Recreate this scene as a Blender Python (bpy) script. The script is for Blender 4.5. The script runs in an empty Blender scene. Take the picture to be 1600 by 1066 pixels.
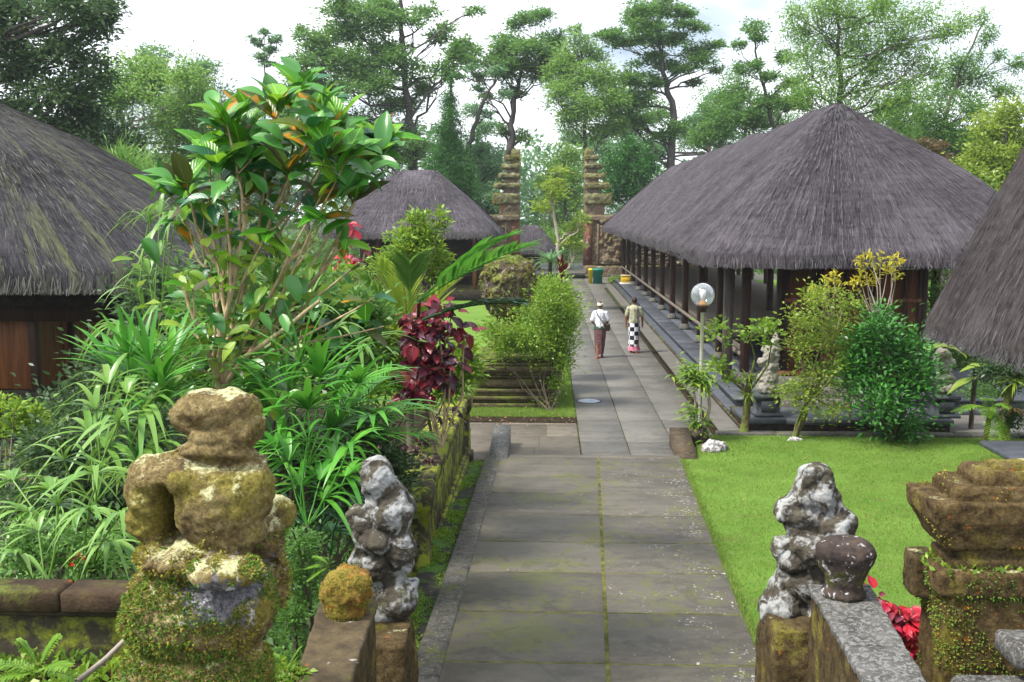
import bpy, math, random
import numpy as np
from mathutils import Vector, Matrix, noise

random.seed(7); RNG = np.random.default_rng(7)
sc = bpy.context.scene
COL = sc.collection
# ------------------------------------------------------------------ camera
F = 1600.0
CAM = Vector((0, 0, 4.3))
PITCH = math.atan(201 / F); YAW = math.atan(56 / F)
cam_d = bpy.data.cameras.new('camera'); cam = bpy.data.objects.new('camera', cam_d); COL.objects.link(cam)
cam_d.sensor_width = 36; cam_d.lens = 36; cam_d.clip_start = 0.1; cam_d.clip_end = 2000
cam.location = CAM; cam.rotation_euler = (math.pi / 2 - PITCH, 0, YAW)
sc.camera = cam
RM = cam.rotation_euler.to_matrix()

# ------------------------------------------------------------------ sky, sun, exposure
SUN_EL, SUN_AZ = math.radians(56), math.radians(-118)      # azimuth measured from +Y towards +X
w = bpy.data.worlds.new('World'); sc.world = w; w.use_nodes = True
nt = w.node_tree; nt.nodes.clear()
_o = nt.nodes.new('ShaderNodeOutputWorld'); _b = nt.nodes.new('ShaderNodeBackground'); _b.inputs[1].default_value = 0.10
_s = nt.nodes.new('ShaderNodeTexSky'); _s.sky_type = 'NISHITA'; _s.sun_disc = False
_s.sun_elevation = SUN_EL; _s.sun_rotation = SUN_AZ; _s.dust_density = 2.0
_tc = nt.nodes.new('ShaderNodeTexCoord'); _mp = nt.nodes.new('ShaderNodeMapping'); _mp.inputs['Scale'].default_value = (1.6, 1.6, 4.0)
_mp.inputs['Location'].default_value = (0.35, 0.2, 0.1)
_n = nt.nodes.new('ShaderNodeTexNoise'); _n.inputs['Scale'].default_value = 1.7; _n.inputs['Detail'].default_value = 9; _n.inputs['Roughness'].default_value = 0.55
_r = nt.nodes.new('ShaderNodeValToRGB'); _r.color_ramp.elements[0].position = 0.33; _r.color_ramp.elements[1].position = 0.56
_m = nt.nodes.new('ShaderNodeMixRGB'); _m.inputs[2].default_value = (10.6, 11.0, 11.6, 1)
L = nt.links.new
L(_tc.outputs['Generated'], _mp.inputs[0]); L(_mp.outputs[0], _n.inputs[0]); L(_n.outputs[0], _r.inputs[0]); L(_r.outputs[0], _m.inputs[0])
L(_s.outputs[0], _m.inputs[1]); L(_m.outputs[0], _b.inputs[0]); L(_b.outputs[0], _o.inputs[0])
sun_d = bpy.data.lights.new('sun', 'SUN'); sun = bpy.data.objects.new('sun', sun_d); COL.objects.link(sun)
sun_d.energy = 3.5; sun_d.angle = math.radians(11); sun_d.color = (1.0, 0.95, 0.86)
_dir = Vector((math.sin(SUN_AZ) * math.cos(SUN_EL), math.cos(SUN_AZ) * math.cos(SUN_EL), math.sin(SUN_EL)))
sun.rotation_euler = _dir.to_track_quat('Z', 'Y').to_euler(); sun.location = (0, 0, 60)
vs = sc.view_settings
vs.view_transform = 'Standard'; vs.look = 'None'; vs.gamma = 1; vs.exposure = 0.8; vs.use_curve_mapping = False
sc.cycles.max_bounces = 6; sc.cycles.transparent_max_bounces = 12

# ------------------------------------------------------------------ geometry helpers
def W(px, py, y):
    """a point of the place that stands y metres ahead and is seen at photo position px, py"""
    r = RM @ Vector(((px - 800) / F, -(py - 533) / F, -1)); t = y / r.y
    return CAM + r * t
def G(px, py, z=0.0):
    r = RM @ Vector(((px - 800) / F, -(py - 533) / F, -1)); t = (z - CAM.z) / r.z
    return CAM + r * t
WL = {}
def wl(o): return WL.get(o.name, Vector((0, 0, 0)))
def props(o, label=None, cat=None, group=None, kind=None):
    if label: o['label'] = label
    if cat: o['category'] = cat
    if group: o['group'] = group
    if kind: o['kind'] = kind
    return o
def thing(name, loc, label, cat, group=None):
    o = bpy.data.objects.new(name, None); COL.objects.link(o); o.location = loc; o.empty_display_size = 0.2
    WL[o.name] = Vector(loc); return props(o, label, cat, group)
class MB:
    def __init__(s): s.v = []; s.q = []; s.t = []; s.n = 0; s.uv = []; s.mi = []; s.ng = []
    def add(s, v, q=None, t=None, ng=None):
        v = np.asarray(v, dtype=float).reshape(-1, 3)
        if q is not None and len(q): s.q.append(np.asarray(q, dtype=np.int64).reshape(-1, 4) + s.n)
        if t is not None and len(t): s.t.append(np.asarray(t, dtype=np.int64).reshape(-1, 3) + s.n)
        if ng: s.ng += [[i + s.n for i in f] for f in ng]
        s.v.append(v); s.n += len(v); return s
    def mesh(s, name, mat, off=Vector((0, 0, 0)), smooth=False, uv=None):
        V = np.concatenate(s.v) - np.array(off); me = bpy.data.meshes.new(name)
        loops = []; tot = []
        if s.q: Q = np.concatenate(s.q); loops.append(Q.ravel()); tot.append(np.full(len(Q), 4))
        if s.t: T = np.concatenate(s.t); loops.append(T.ravel()); tot.append(np.full(len(T), 3))
        for f in s.ng: loops.append(np.array(f)); tot.append(np.array([len(f)]))
        LP = np.concatenate(loops); TT = np.concatenate(tot)
        me.vertices.add(len(V)); me.vertices.foreach_set('co', V.ravel().astype(np.float32))
        me.loops.add(len(LP)); me.loops.foreach_set('vertex_index', LP.astype(np.int32))
        me.polygons.add(len(TT)); me.polygons.foreach_set('loop_start', (np.cumsum(TT) - TT).astype(np.int32))
        me.polygons.foreach_set('loop_total', TT.astype(np.int32))
        if smooth: me.polygons.foreach_set('use_smooth', np.ones(len(TT), dtype=bool))
        if uv is not None:
            l = me.uv_layers.new(name='UVMap'); l.data.foreach_set('uv', np.asarray(uv)[LP].ravel().astype(np.float32))
        me.update(calc_edges=True)
        if mat: me.materials.append(mat)
        return me
    def box(s, x0, x1, y0, y1, z0, z1, bev=0.0):
        if bev > 0:
            b = min(bev, abs(x1 - x0) / 2.2, abs(y1 - y0) / 2.2, abs(z1 - z0) / 2.2)
            R = [(z0, b), (z0 + b, 0), (z1 - b, 0), (z1, b)]; v = []
            for z, k in R:
                X0, X1, Y0, Y1 = x0 + k, x1 - k, y0 + k, y1 - k
                c = b if k == 0 else b * 0.4
                v += [(X0 + c, Y0, z), (X1 - c, Y0, z), (X1, Y0 + c, z), (X1, Y1 - c, z), (X1 - c, Y1, z), (X0 + c, Y1, z), (X0, Y1 - c, z), (X0, Y0 + c, z)]
            q = [(i * 8 + j, i * 8 + (j + 1) % 8, i * 8 + 8 + (j + 1) % 8, i * 8 + 8 + j) for i in range(3) for j in range(8)]
            return s.add(v, q=q, ng=[[7, 6, 5, 4, 3, 2, 1, 0], [24 + j for j in range(8)]])
        v = [(x0, y0, z0), (x1, y0, z0), (x1, y1, z0), (x0, y1, z0), (x0, y0, z1), (x1, y0, z1), (x1, y1, z1), (x0, y1, z1)]
        return s.add(v, q=[(0, 3, 2, 1), (4, 5, 6, 7), (0, 1, 5, 4), (1, 2, 6, 5), (2, 3, 7, 6), (3, 0, 4, 7)])
    def tube(s, pts, rad, n=6, caps=True):
        P = [Vector(p) for p in pts]; k = len(P)
        if not hasattr(rad, '__len__'): rad = [rad] * k
        rad = list(rad) + [rad[-1] * 0.8] * (k - len(rad))
        up = Vector((0.31, 0.17, 0.93)); v = []
        for i in range(k):
            d = (P[min(i + 1, k - 1)] - P[max(i - 1, 0)]); d = d.normalized() if d.length > 1e-9 else Vector((0, 0, 1))
            a = d.cross(up)
            if a.length < 0.05: a = d.cross(Vector((1, 0, 0)))
            a.normalize(); b = d.cross(a)
            for j in range(n):
                t = 2 * math.pi * j / n; v.append(P[i] + (a * math.cos(t) + b * math.sin(t)) * rad[i])
        q = [(i * n + j, i * n + (j + 1) % n, (i + 1) * n + (j + 1) % n, (i + 1) * n + j) for i in range(k - 1) for j in range(n)]
        ng = [list(range(n)), [(k - 1) * n + j for j in range(n)][::-1]] if caps else None
        return s.add([tuple(x) for x in v], q=q, ng=ng)
    def lathe(s, c, prof, n=16, sx=1.0, sy=1.0):
        c = Vector(c); v = []
        for r, z in prof:
            for j in range(n):
                t = 2 * math.pi * j / n; v.append((c.x + r * sx * math.cos(t), c.y + r * sy * math.sin(t), c.z + z))
        k = len(prof)
        q = [(i * n + j, i * n + (j + 1) % n, (i + 1) * n + (j + 1) % n, (i + 1) * n + j) for i in range(k - 1) for j in range(n)]
        return s.add(v, q=q, ng=[list(range(n))[::-1], [(k - 1) * n + j for j in range(n)]])
    def stack(s, cx, cy, lv):
        """lofted rectangles: (z, half x, half y)"""
        v = []
        for z, hx, hy in lv: v += [(cx - hx, cy - hy, z), (cx + hx, cy - hy, z), (cx + hx, cy + hy, z), (cx - hx, cy + hy, z)]
        k = len(lv)
        q = [(i * 4 + j, i * 4 + (j + 1) % 4, i * 4 + 4 + (j + 1) % 4, i * 4 + 4 + j) for i in range(k - 1) for j in range(4)]
        return s.add(v, q=q + [(3, 2, 1, 0), (k * 4 - 4, k * 4 - 3, k * 4 - 2, k * 4 - 1)])
    def build(s, name, mat, parent=None, smooth=False, uv=None, loc=None, **kw):
        if parent is not None: off = wl(parent)
        elif loc is not None: off = Vector(loc)
        else:
            A = np.concatenate(s.v); off = Vector(((A[:, 0].min() + A[:, 0].max()) / 2, (A[:, 1].min() + A[:, 1].max()) / 2, A[:, 2].min()))
        return link(name, s.mesh(name, mat, off, smooth, uv), parent, off, **kw)
def link(name, me, parent=None, off=Vector((0, 0, 0)), **kw):
    o = bpy.data.objects.new(name, me); COL.objects.link(o)
    if parent is not None: o.parent = parent; WL[o.name] = wl(parent)
    else: o.location = off; WL[o.name] = Vector(off)
    return props(o, **kw)
def place(name, me, mtx, parent=None, **kw):
    """a piece sharing its mesh, placed by a world matrix"""
    o = bpy.data.objects.new(name, me); COL.objects.link(o)
    if parent is not None: o.parent = parent; mtx = Matrix.Translation(-wl(parent)) @ mtx
    o.matrix_basis = mtx
    return props(o, **kw)
def frame(p, d, n):
    """matrix with Y along d and Z towards n, at p"""
    d = Vector(d).normalized(); n = Vector(n); x = d.cross(n)
    if x.length < 1e-4: x = d.cross(Vector((1, 0.2, 0)))
    x.normalize(); z = x.cross(d)
    m = Matrix((x, d, z)).transposed().to_4x4(); m.translation = Vector(p); return m
def rv(a=1.0): return Vector((random.uniform(-a, a), random.uniform(-a, a), random.uniform(-a, a)))
def rnd_unit(n):
    a = RNG.normal(size=(n, 3)); return a / np.linalg.norm(a, axis=1, keepdims=True)

# ------------------------------------------------------------------ material helpers
class M:
    def __init__(s, name):
        s.m = bpy.data.materials.new(name); s.m.use_nodes = True; s.t = s.m.node_tree; s.t.nodes.clear()
        s.out = s.n('OutputMaterial'); s.b = s.n('BsdfPrincipled'); s.L(s.b.outputs[0], s.out.inputs[0])
        s.geo = s.n('NewGeometry'); s.P = s.geo.outputs['Position']
    def n(s, t): return s.t.nodes.new('ShaderNode' + t)
    def L(s, a, b): s.t.links.new(a, b)
    def S(s, node, i, val):
        if isinstance(val, bpy.types.NodeSocket): s.L(val, node.inputs[i])
        elif isinstance(val, (tuple, list)) and len(val) == 3 and node.inputs[i].type == 'RGBA': node.inputs[i].default_value = (*val, 1)
        else: node.inputs[i].default_value = val
    def map(s, vec, scale):
        n = s.n('VectorMath'); n.operation = 'MULTIPLY'; s.S(n, 0, vec); n.inputs[1].default_value = scale; return n.outputs[0]
    def noise(s, scale, detail=4, rough=0.55, vec=None, out=0, dist=0.0):
        n = s.n('TexNoise'); s.S(n, 'Vector', vec if vec is not None else s.P); n.inputs['Scale'].default_value = scale
        n.inputs['Detail'].default_value = detail; n.inputs['Roughness'].default_value = rough; n.inputs['Distortion'].default_value = dist; return n.outputs[out]
    def vor(s, scale, vec=None, feat='F1', out=0):
        n = s.n('TexVoronoi'); n.feature = feat; s.S(n, 'Vector', vec if vec is not None else s.P); n.inputs['Scale'].default_value = scale; return n.outputs[out]
    def ramp(s, f, st):
        n = s.n('ValToRGB'); s.S(n, 0, f); e = n.color_ramp.elements
        while len(e) < len(st): e.new(0.5)
        for x, (p, c) in zip(e, st): x.position = p; x.color = (*c, 1) if hasattr(c, '__len__') else (c, c, c, 1)
        return n.outputs[0]
    def mix(s, f, a, b, mode='MIX'):
        n = s.n('MixRGB'); n.blend_type = mode; s.S(n, 0, f); s.S(n, 1, a); s.S(n, 2, b); return n.outputs[0]
    def math(s, op, a, b=0.0, clamp=False):
        n = s.n('Math'); n.operation = op; n.use_clamp = clamp; s.S(n, 0, a); s.S(n, 1, b); return n.outputs[0]
    def bump(s, h, strength=0.4, dist=0.02):
        n = s.n('Bump'); s.S(n, 'Height', h); n.inputs['Strength'].default_value = strength; n.inputs['Distance'].default_value = dist
        s.L(n.outputs[0], s.b.inputs['Normal']); return n
    def fin(s, col, rough=0.8, spec=0.3):
        s.S(s.b, 'Base Color', col); s.S(s.b, 'Roughness', rough); s.b.inputs['Specular IOR Level'].default_value = spec; return s.m
    def sep(s, vec, i):
        n = s.n('SeparateXYZ'); s.S(n, 0, vec); return n.outputs[i]
    def objrand(s): return s.n('ObjectInfo').outputs['Random']

def flat(name, col, rough=0.6, spec=0.3, var=0.25, scale=8.0, bump=0.0):
    m = M(name); f = m.noise(scale, 5)
    c = m.mix(m.ramp(f, [(0.3, 0), (0.7, 1)]), tuple(x * (1 - var) for x in col), tuple(min(1, x * (1 + var)) for x in col))
    if bump: m.bump(m.noise(scale * 6, 4), bump, 0.01)
    return m.fin(c, rough, spec)

def stone(name, base=(0.10, 0.085, 0.065), base2=(0.05, 0.042, 0.035), moss=(0.16, 0.17, 0.03), moss2=(0.07, 0.10, 0.02), mt=0.55, up=0.35,
          lich=0.66, lcol=(0.5, 0.5, 0.47), ls=9.0, orange=0.74, os_=7.0, sc_=1.0, lup=0.0, lsoft=0.012, bump=0.6, rough=0.88, seed=0.0):
    m = M(name); P = m.n('VectorMath'); P.operation = 'ADD'; m.S(P, 0, m.P); P.inputs[1].default_value = (seed, seed * 1.7, seed * .3); P = P.outputs[0]
    big = m.noise(2.2 * sc_, 6, 0.6, P); mid = m.noise(9 * sc_, 8, 0.65, P); fine = m.noise(60 * sc_, 5, 0.7, P)
    c = m.mix(m.ramp(mid, [(0.35, 0), (0.65, 1)]), base2, base)
    c = m.mix(m.math('MULTIPLY', fine, 0.5), c, tuple(x * 0.35 for x in base))
    nz = m.sep(m.geo.outputs['Normal'], 2)
    mk = m.math('ADD', m.math('ADD', m.math('MULTIPLY', big, 0.55), m.math('MULTIPLY', mid, 0.45)), m.math('MULTIPLY', nz, up * 0.25))
    mm = m.ramp(mk, [(mt - 0.03, 0), (mt + 0.05, 1)])
    mcol = m.mix(m.ramp(fine, [(0.35, 0), (0.65, 1)]), moss2, moss)
    c = m.mix(mm, c, mcol)
    if orange < 1:
        of = m.ramp(m.noise(os_ * sc_, 5, 0.6, P, 1), [(orange - 0.01, 0), (orange + 0.02, 1)]); c = m.mix(m.math('MULTIPLY', of, 0.85), c, (0.33, 0.09, 0.012))
    if lich < 1:
        lf = m.math('ADD', m.math('MULTIPLY', m.noise(ls * sc_, 7, 0.62, P, 0, 0.6), 0.85), m.math('MULTIPLY', fine, 0.15))
        if lup: lf = m.math('ADD', lf, m.math('MULTIPLY', nz, lup))
        lm = m.ramp(lf, [(lich - lsoft, 0), (lich + lsoft, 1)])
        c = m.mix(lm, c, m.mix(fine, lcol, tuple(x * 0.6 for x in lcol)))
    hgt = m.math('ADD', m.math('MULTIPLY', mid, 0.8), m.math('ADD', m.math('MULTIPLY', fine, 0.35), m.math('MULTIPLY', mm, 0.25)))
    m.bump(hgt, bump, 0.03 / sc_)
    return m.fin(c, rough, 0.25)

def leafmat(name, cols, rough=0.42, trans=0.28, tcol=None, island=True, vein=False, spec=0.45, patch=None):
    m = M(name)
    f = m.geo.outputs['Random Per Island'] if island else m.objrand()
    k = len(cols); st = [((i + 0.0) / max(1, k - 1), c) for i, c in enumerate(cols)]
    c = m.ramp(f, st)
    c = m.mix(0.5, c, m.mix(m.noise(3.0 if island else 12, 3), tuple(x * 0.55 for x in cols[0]), cols[-1]), 'MIX') if island else c
    if vein:
        uv = m.n('UVMap').outputs[0]; u = m.sep(uv, 0); v = m.sep(uv, 1)
        au = m.math('ABSOLUTE', m.math('SUBTRACT', u, 0.5))
        rib = m.ramp(au, [(0.02, 1), (0.05, 0)])
        ve = m.math('SINE', m.math('MULTIPLY', m.math('SUBTRACT', v, m.math('MULTIPLY', au, 0.7)), 60))
        vm = m.ramp(ve, [(0.80, 0), (0.97, 1)])
        vc = patch if patch else tuple(min(1, x * 1.7 + 0.02) for x in cols[-1])
        c = m.mix(m.math('MULTIPLY', m.math('MAXIMUM', rib, m.math('MULTIPLY', vm, 0.35)), 0.6), c, vc)
        if patch:
            pf = m.ramp(m.math('ADD', m.noise(9, 3), m.math('MULTIPLY', m.math('SUBTRACT', 0.2, au), 0.6)), [(0.50, 0), (0.60, 1)])
            c = m.mix(m.math('MULTIPLY', pf, 0.9), c, patch)
        m.bump(ve, 0.25, 0.003)
    m.fin(c, rough, spec)
    if trans > 0:
        t = m.n('BsdfTranslucent'); hs = m.n('HueSaturation'); hs.inputs['Value'].default_value = 1.5; hs.inputs['Hue'].default_value = 0.488 if not tcol else 0.5
        m.L(c, hs.inputs['Color']); m.L(hs.outputs[0], t.inputs[0])
        x = m.n('MixShader'); x.inputs[0].default_value = trans; m.L(m.b.outputs[0], x.inputs[1]); m.L(t.outputs[0], x.inputs[2]); m.L(x.outputs[0], m.out.inputs[0])
    return m.m

def thatchmat(name, dark=(0.025, 0.022, 0.027), light=(0.175, 0.155, 0.178), green=None, gt=0.55, glight=None, pale=0.35):
    m = M(name); uv = m.n('UVMap').outputs[0]
    s1 = m.noise(1.0, 6, 0.7, m.map(uv, (34, 2.4, 1))); s2 = m.noise(1.0, 4, 0.75, m.map(uv, (110, 6.5, 1))); big = m.noise(0.55, 6, 0.6); rings = m.noise(1.0, 5, 0.6, m.map(uv, (1.2, 5.0, 1)))
    s0 = m.noise(1.0, 5, 0.7, m.map(uv, (9, 0.9, 1)), dist=0.4); f = m.math('ADD', m.math('MULTIPLY', s0, 0.24), m.math('ADD', m.math('MULTIPLY', s1, 0.34), m.math('MULTIPLY', s2, 0.42)))
    f = m.math('ADD', m.math('MULTIPLY', m.math('SUBTRACT', f, 0.5), 1.45), 0.5)
    f = m.math('ADD', f, m.math('MULTIPLY', m.math('SUBTRACT', big, 0.5), 0.35)); f = m.math('ADD', f, m.math('MULTIPLY', m.math('SUBTRACT', rings, 0.5), 0.22))
    c = m.ramp(f, [(0.38, dark), (0.5, tuple(a * 0.55 + b * 0.45 for a, b in zip(dark, light))), (0.63, light)])
    fl = m.ramp(s2, [(0.63, 0), (0.72, 1)]); c = m.mix(m.math('MULTIPLY', fl, pale), c, (0.42, 0.40, 0.40))
    if green:
        g = m.noise(1.0, 6, 0.68, m.map(uv, (2.4, 0.22, 1))); gm = m.ramp(m.math('ADD', m.math('MULTIPLY', g, 0.75), m.math('MULTIPLY', s1, 0.25)), [(gt - 0.03, 0), (gt + 0.06, 1)])
        c = m.mix(m.math('MULTIPLY', gm, 0.62), c, m.mix(s2, green, glight or tuple(x * 1.8 for x in green)))
    m.bump(f, 1.0, 0.09)
    return m.fin(c, 0.92, 0.12)

# ------------------------------------------------------------------ materials
MT = {}
MT['slab'] = None
def slabmat(name, a, b, moss=0.62, spots=True, wet=0.5):
    m = M(name); r = m.objrand(); n1 = m.noise(1.1, 7, 0.6); n2 = m.noise(7, 8, 0.65); n3 = m.noise(90, 4, 0.7)
    st = m.noise(1.0, 6, 0.65, m.map(m.P, (1.2, 5.0, 1)))
    f = m.math('ADD', m.math('MULTIPLY', n1, 0.35), m.math('ADD', m.math('MULTIPLY', n2, 0.25), m.math('MULTIPLY', st, 0.4)))
    c = m.mix(m.ramp(f, [(0.38, 0), (0.62, 1)]), a, b)
    c = m.mix(m.math('MULTIPLY', n3, 0.55), c, tuple(x * 0.45 for x in a))
    c = m.mix(m.math('MULTIPLY', m.math('SUBTRACT', r, 0.5), 0.5, True), c, tuple(x * 1.35 for x in b))
    if moss < 1:
        mm = m.ramp(m.math('ADD', m.math('MULTIPLY', n1, 0.55), m.math('MULTIPLY', n2, 0.45)), [(moss, 0), (moss + 0.05, 1)])
        c = m.mix(m.math('MULTIPLY', mm, 0.6), c, (0.10, 0.115, 0.02))
    if spots:
        x = m.math('MULTIPLY', m.math('SUBTRACT', m.sep(m.P, 0), 1.15), 0.16)
        th = m.math('ADD', m.noise(2.4, 4), m.math('MINIMUM', x, 0.13))
        sp = m.ramp(m.math('ADD', m.noise(28, 4, 0.6), m.math('MULTIPLY', m.math('SUBTRACT', th, 0.6), 0.45)), [(0.655, 0), (0.67, 1)])
        c = m.mix(sp, c, (0.55, 0.55, 0.53))
    n4 = m.noise(260, 3, .8); c = m.mix(m.ramp(n4, [(.30, .55), (.44, 0)]), c, tuple(x * .3 for x in a)); c = m.mix(m.ramp(m.noise(38, 5, .75), [(.60, 0), (.72, .55)]), c, tuple(min(1, x * 1.7) for x in b)); c = m.mix(m.ramp(m.noise(3.2, 8, .7, dist=1.2), [(.54, 0), (.60, .35)]), c, tuple(x * .45 for x in a))
    m.bump(m.math('ADD', m.math('MULTIPLY', n2, 0.5), m.math('MULTIPLY', n3, 0.5)), 0.6, 0.015)
    return m.fin(c, m.math('ADD', m.math('MULTIPLY', n1, 0.5), 0.32), 0.4)
MT['ramp'] = slabmat('ramp_stone', (0.066, 0.058, 0.044), (0.17, 0.152, 0.122), 0.52)
MT['path'] = slabmat('path_stone', (0.085, 0.08, 0.07), (0.20, 0.19, 0.17), 0.60, False)
MT['land'] = slabmat('landing_stone', (0.09, 0.078, 0.06), (0.185, 0.16, 0.125), 0.9, False)
MT['slate'] = slabmat('slate', (0.045, 0.052, 0.066), (0.12, 0.13, 0.155), 0.9, False)
MT['slab_side'] = stone('kerb_stone', (0.16, 0.155, 0.14), (0.08, 0.075, 0.065), mt=0.66, lich=0.62, ls=30)
MT['moss_joint'] = flat('moss_joint', (0.095, 0.098, 0.028), 0.95, 0.1, 0.7, 6)
MT['gutter'] = stone('gutter_floor', (0.06, 0.055, 0.05), (0.028, 0.026, 0.024), moss=(0.10, 0.22, 0.02), moss2=(0.04, 0.09, 0.015), mt=0.60, lich=0.76, orange=1)
MT['wallstone'] = stone('mossy_wall_stone', (0.10, 0.088, 0.055), (0.045, 0.04, 0.025), moss=(0.33, 0.36, 0.03), moss2=(0.15, 0.19, 0.02), mt=0.50, up=0.05, lich=0.74, orange=0.78)
MT['darkstone'] = stone('dark_wall_stone', (0.09, 0.07, 0.05), (0.03, 0.025, 0.02), mt=0.58, lich=0.72, orange=0.72, ls=14)
def statue_mat(name='weathered_statue', tint=(1, 1, 1), pale=.60, grn=.50, org=.665, sc2=1.0, spot=None):
    m = M(name); TT = lambda c: tuple(a * b for a, b in zip(c, tint)); P = m.P; n1 = m.noise(3.5, 6, .62); n2 = m.noise(13, 8, .7, dist=.5); n3 = m.noise(70, 5, .75); n4 = m.noise(230, 3, .8); nz = m.sep(m.geo.outputs['Normal'], 2)
    c = m.ramp(m.math('ADD', m.math('MULTIPLY', n2, .6), m.math('MULTIPLY', n3, .4)), [(.36, TT((.045, .035, .022))), (.46, TT((.14, .10, .045))), (.54, TT((.26, .20, .085))), (.64, TT((.36, .31, .17)))])
    c = m.mix(m.ramp(n1, [(grn, 0), (grn + .10, .75)]), c, m.mix(m.ramp(n3, [(.35, 0), (.65, 1)]), (.10, .085, .015), (.34, .30, .05)))
    c = m.mix(m.ramp(m.math('ADD', m.noise(5, 6, .65, out=1), 0), [(.66, 0), (.70, .9)]), c, m.mix(n3, (.10, .10, .11), (.34, .33, .34)))
    pl = m.math('ADD', m.math('MULTIPLY', m.noise(6.5, 7, .62, dist=.8), .7), m.math('ADD', m.math('MULTIPLY', nz, .17), m.math('MULTIPLY', n3, .22)))
    c = m.mix(m.ramp(pl, [(pale, 0), (pale + .08, 1)]), c, m.mix(m.ramp(n3, [(.35, 0), (.6, 1)]), (.34, .33, .14), (.68, .68, .40)))
    c = m.mix(m.ramp(m.noise(16, 4, .6, out=1), [(org, 0), (org + .025, .9)]), c, (.42, .11, .015))
    if spot is not None:
        v = m.n('VectorMath'); v.operation = 'SUBTRACT'; m.S(v, 0, P); v.inputs[1].default_value = tuple(spot); ln = m.n('VectorMath'); ln.operation = 'LENGTH'; m.L(m.map(v.outputs[0], (1, .3, 1.35)), ln.inputs[0])
        e = m.math('ADD', ln.outputs['Value'], m.math('MULTIPLY', m.math('SUBTRACT', n2, .5), .42)); c = m.mix(m.ramp(e, [(.115, 1), (.135, 0)]), c, m.mix(m.ramp(n3, [(.35, 0), (.65, 1)]), (.05, .05, .058), (.27, .26, .28)))
        c = m.mix(m.math('MULTIPLY', m.ramp(m.noise(14, 5, .6), [(.60, 0), (.63, 1)]), m.ramp(ln.outputs['Value'], [(.16, 1), (.22, 0)])), c, (.60, .60, .60))
    c = m.mix(m.ramp(n4, [(.30, .7), (.45, 0)]), c, (.03, .024, .016))
    m.bump(m.math('ADD', m.math('MULTIPLY', n2, .6), m.math('ADD', m.math('MULTIPLY', n3, .45), m.math('MULTIPLY', n4, .15))), 1.0, .02); return m.fin(c, .92, .2)
MT['statue'] = statue_mat(pale=.575, spot=W(330, 945, 3.33))
MT['shrine_skin'] = statue_mat('shrine_skin', (.50, .45, .42), .68, .54, .62)
MT['pier_skin'] = statue_mat('pier_skin', (.40, .37, .36), .70, .56, .64)
MT['ball_skin'] = statue_mat('ball_skin', (1.15, .85, .45), .80, .44, .58)
MT['lichen_statue'] = stone('white_lichen_stone', (0.13, 0.115, 0.085), (0.035, 0.028, 0.022), moss=(0.12, 0.12, 0.03), mt=0.64, lich=0.53, lsoft=.035, lcol=(0.46, 0.47, 0.465), ls=8, orange=0.78, bump=0.9, seed=1.3)
MT['pot'] = stone('pot_stone', (0.095, 0.07, 0.055), (0.022, 0.017, 0.018), moss=(0.13, 0.13, 0.02), mt=0.60, up=-0.6, lich=0.60, lcol=(0.55, 0.53, 0.56), ls=22, orange=0.72, seed=5.0)
MT['ball'] = stone('ball_moss', (0.26, 0.14, 0.035), (0.13, 0.07, 0.02), moss=(0.30, 0.27, 0.02), moss2=(0.16, 0.17, 0.02), mt=0.50, lich=1, orange=0.60, os_=6, bump=1.0, seed=2.0)
MT['coping'] = stone('coping_stone', (0.17, 0.165, 0.15), (0.045, 0.042, 0.038), mt=0.68, up=0, lich=0.52, lcol=(0.25, 0.25, 0.245), ls=48, orange=1, bump=0.9)
MT['pier'] = stone('pier_stone', (0.13, 0.10, 0.065), (0.045, 0.033, 0.022), mt=0.60, up=0, lich=0.73, orange=0.66, os_=4)
MT['shrine'] = stone('shrine_stone', (0.15, 0.115, 0.06), (0.05, 0.036, 0.024), moss=(0.20, 0.19, 0.04), moss2=(0.08, 0.09, 0.02), mt=0.60, up=0.12, lich=0.64, lcol=(0.42, 0.41, 0.36), ls=12, orange=0.66, os_=6, bump=0.8, seed=8)
MT['grey_statue'] = stone('grey_carved_stone', (0.46, 0.43, 0.39), (0.24, 0.22, 0.19), mt=0.75, lich=0.70, orange=0.9, bump=0.6)
MT['altar'] = stone('altar_stone', (0.13, 0.10, 0.06), (0.05, 0.038, 0.022), moss=(0.15, 0.16, 0.03), mt=0.54, lich=0.70, orange=0.72)
MT['gate'] = stone('gate_stone', (0.30, 0.23, 0.15), (0.09, 0.062, 0.04), moss=(0.20, 0.19, 0.05), moss2=(0.09, 0.09, 0.03), mt=0.60, up=0.6, lich=0.60, lcol=(0.5, 0.43, 0.32), ls=1.8, orange=0.62, os_=1.2, sc_=0.8)
MT['parapet_cap'] = stone('parapet_cap', (0.10, 0.065, 0.035), (0.035, 0.022, 0.014), moss=(0.15, 0.15, 0.03), mt=0.57, up=.2, lich=.70, orange=.62, os_=8, bump=.9)
MT['gate_red'] = stone('red_brick_face', (0.24, 0.085, 0.055), (0.09, 0.045, 0.035), mt=0.60, lich=0.60, lcol=(0.45, 0.36, 0.27), ls=2.5, orange=0.7, sc_=0.8)
MT['gate_moss'] = flat('gate_moss', (0.17, 0.165, 0.085), 0.95, 0.1, 0.55, 2.2, 0.6)
MT['gate_wall'] = stone('gate_wall_stone', (0.24, 0.19, 0.14), (0.06, 0.045, 0.035), mt=0.62, lich=0.58, lcol=(0.45, 0.38, 0.3), ls=3, orange=0.72, sc_=0.7)
MT['rock'] = stone('rock', (0.30, 0.29, 0.28), (0.06, 0.05, 0.045), mt=0.7, lich=0.49, lcol=(0.6, 0.58, 0.6), ls=14, orange=0.8)
MT['thatch'] = thatchmat('thatch', dark=(0.026, 0.023, 0.028), green=(0.13, 0.125, 0.08), gt=0.66)
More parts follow.
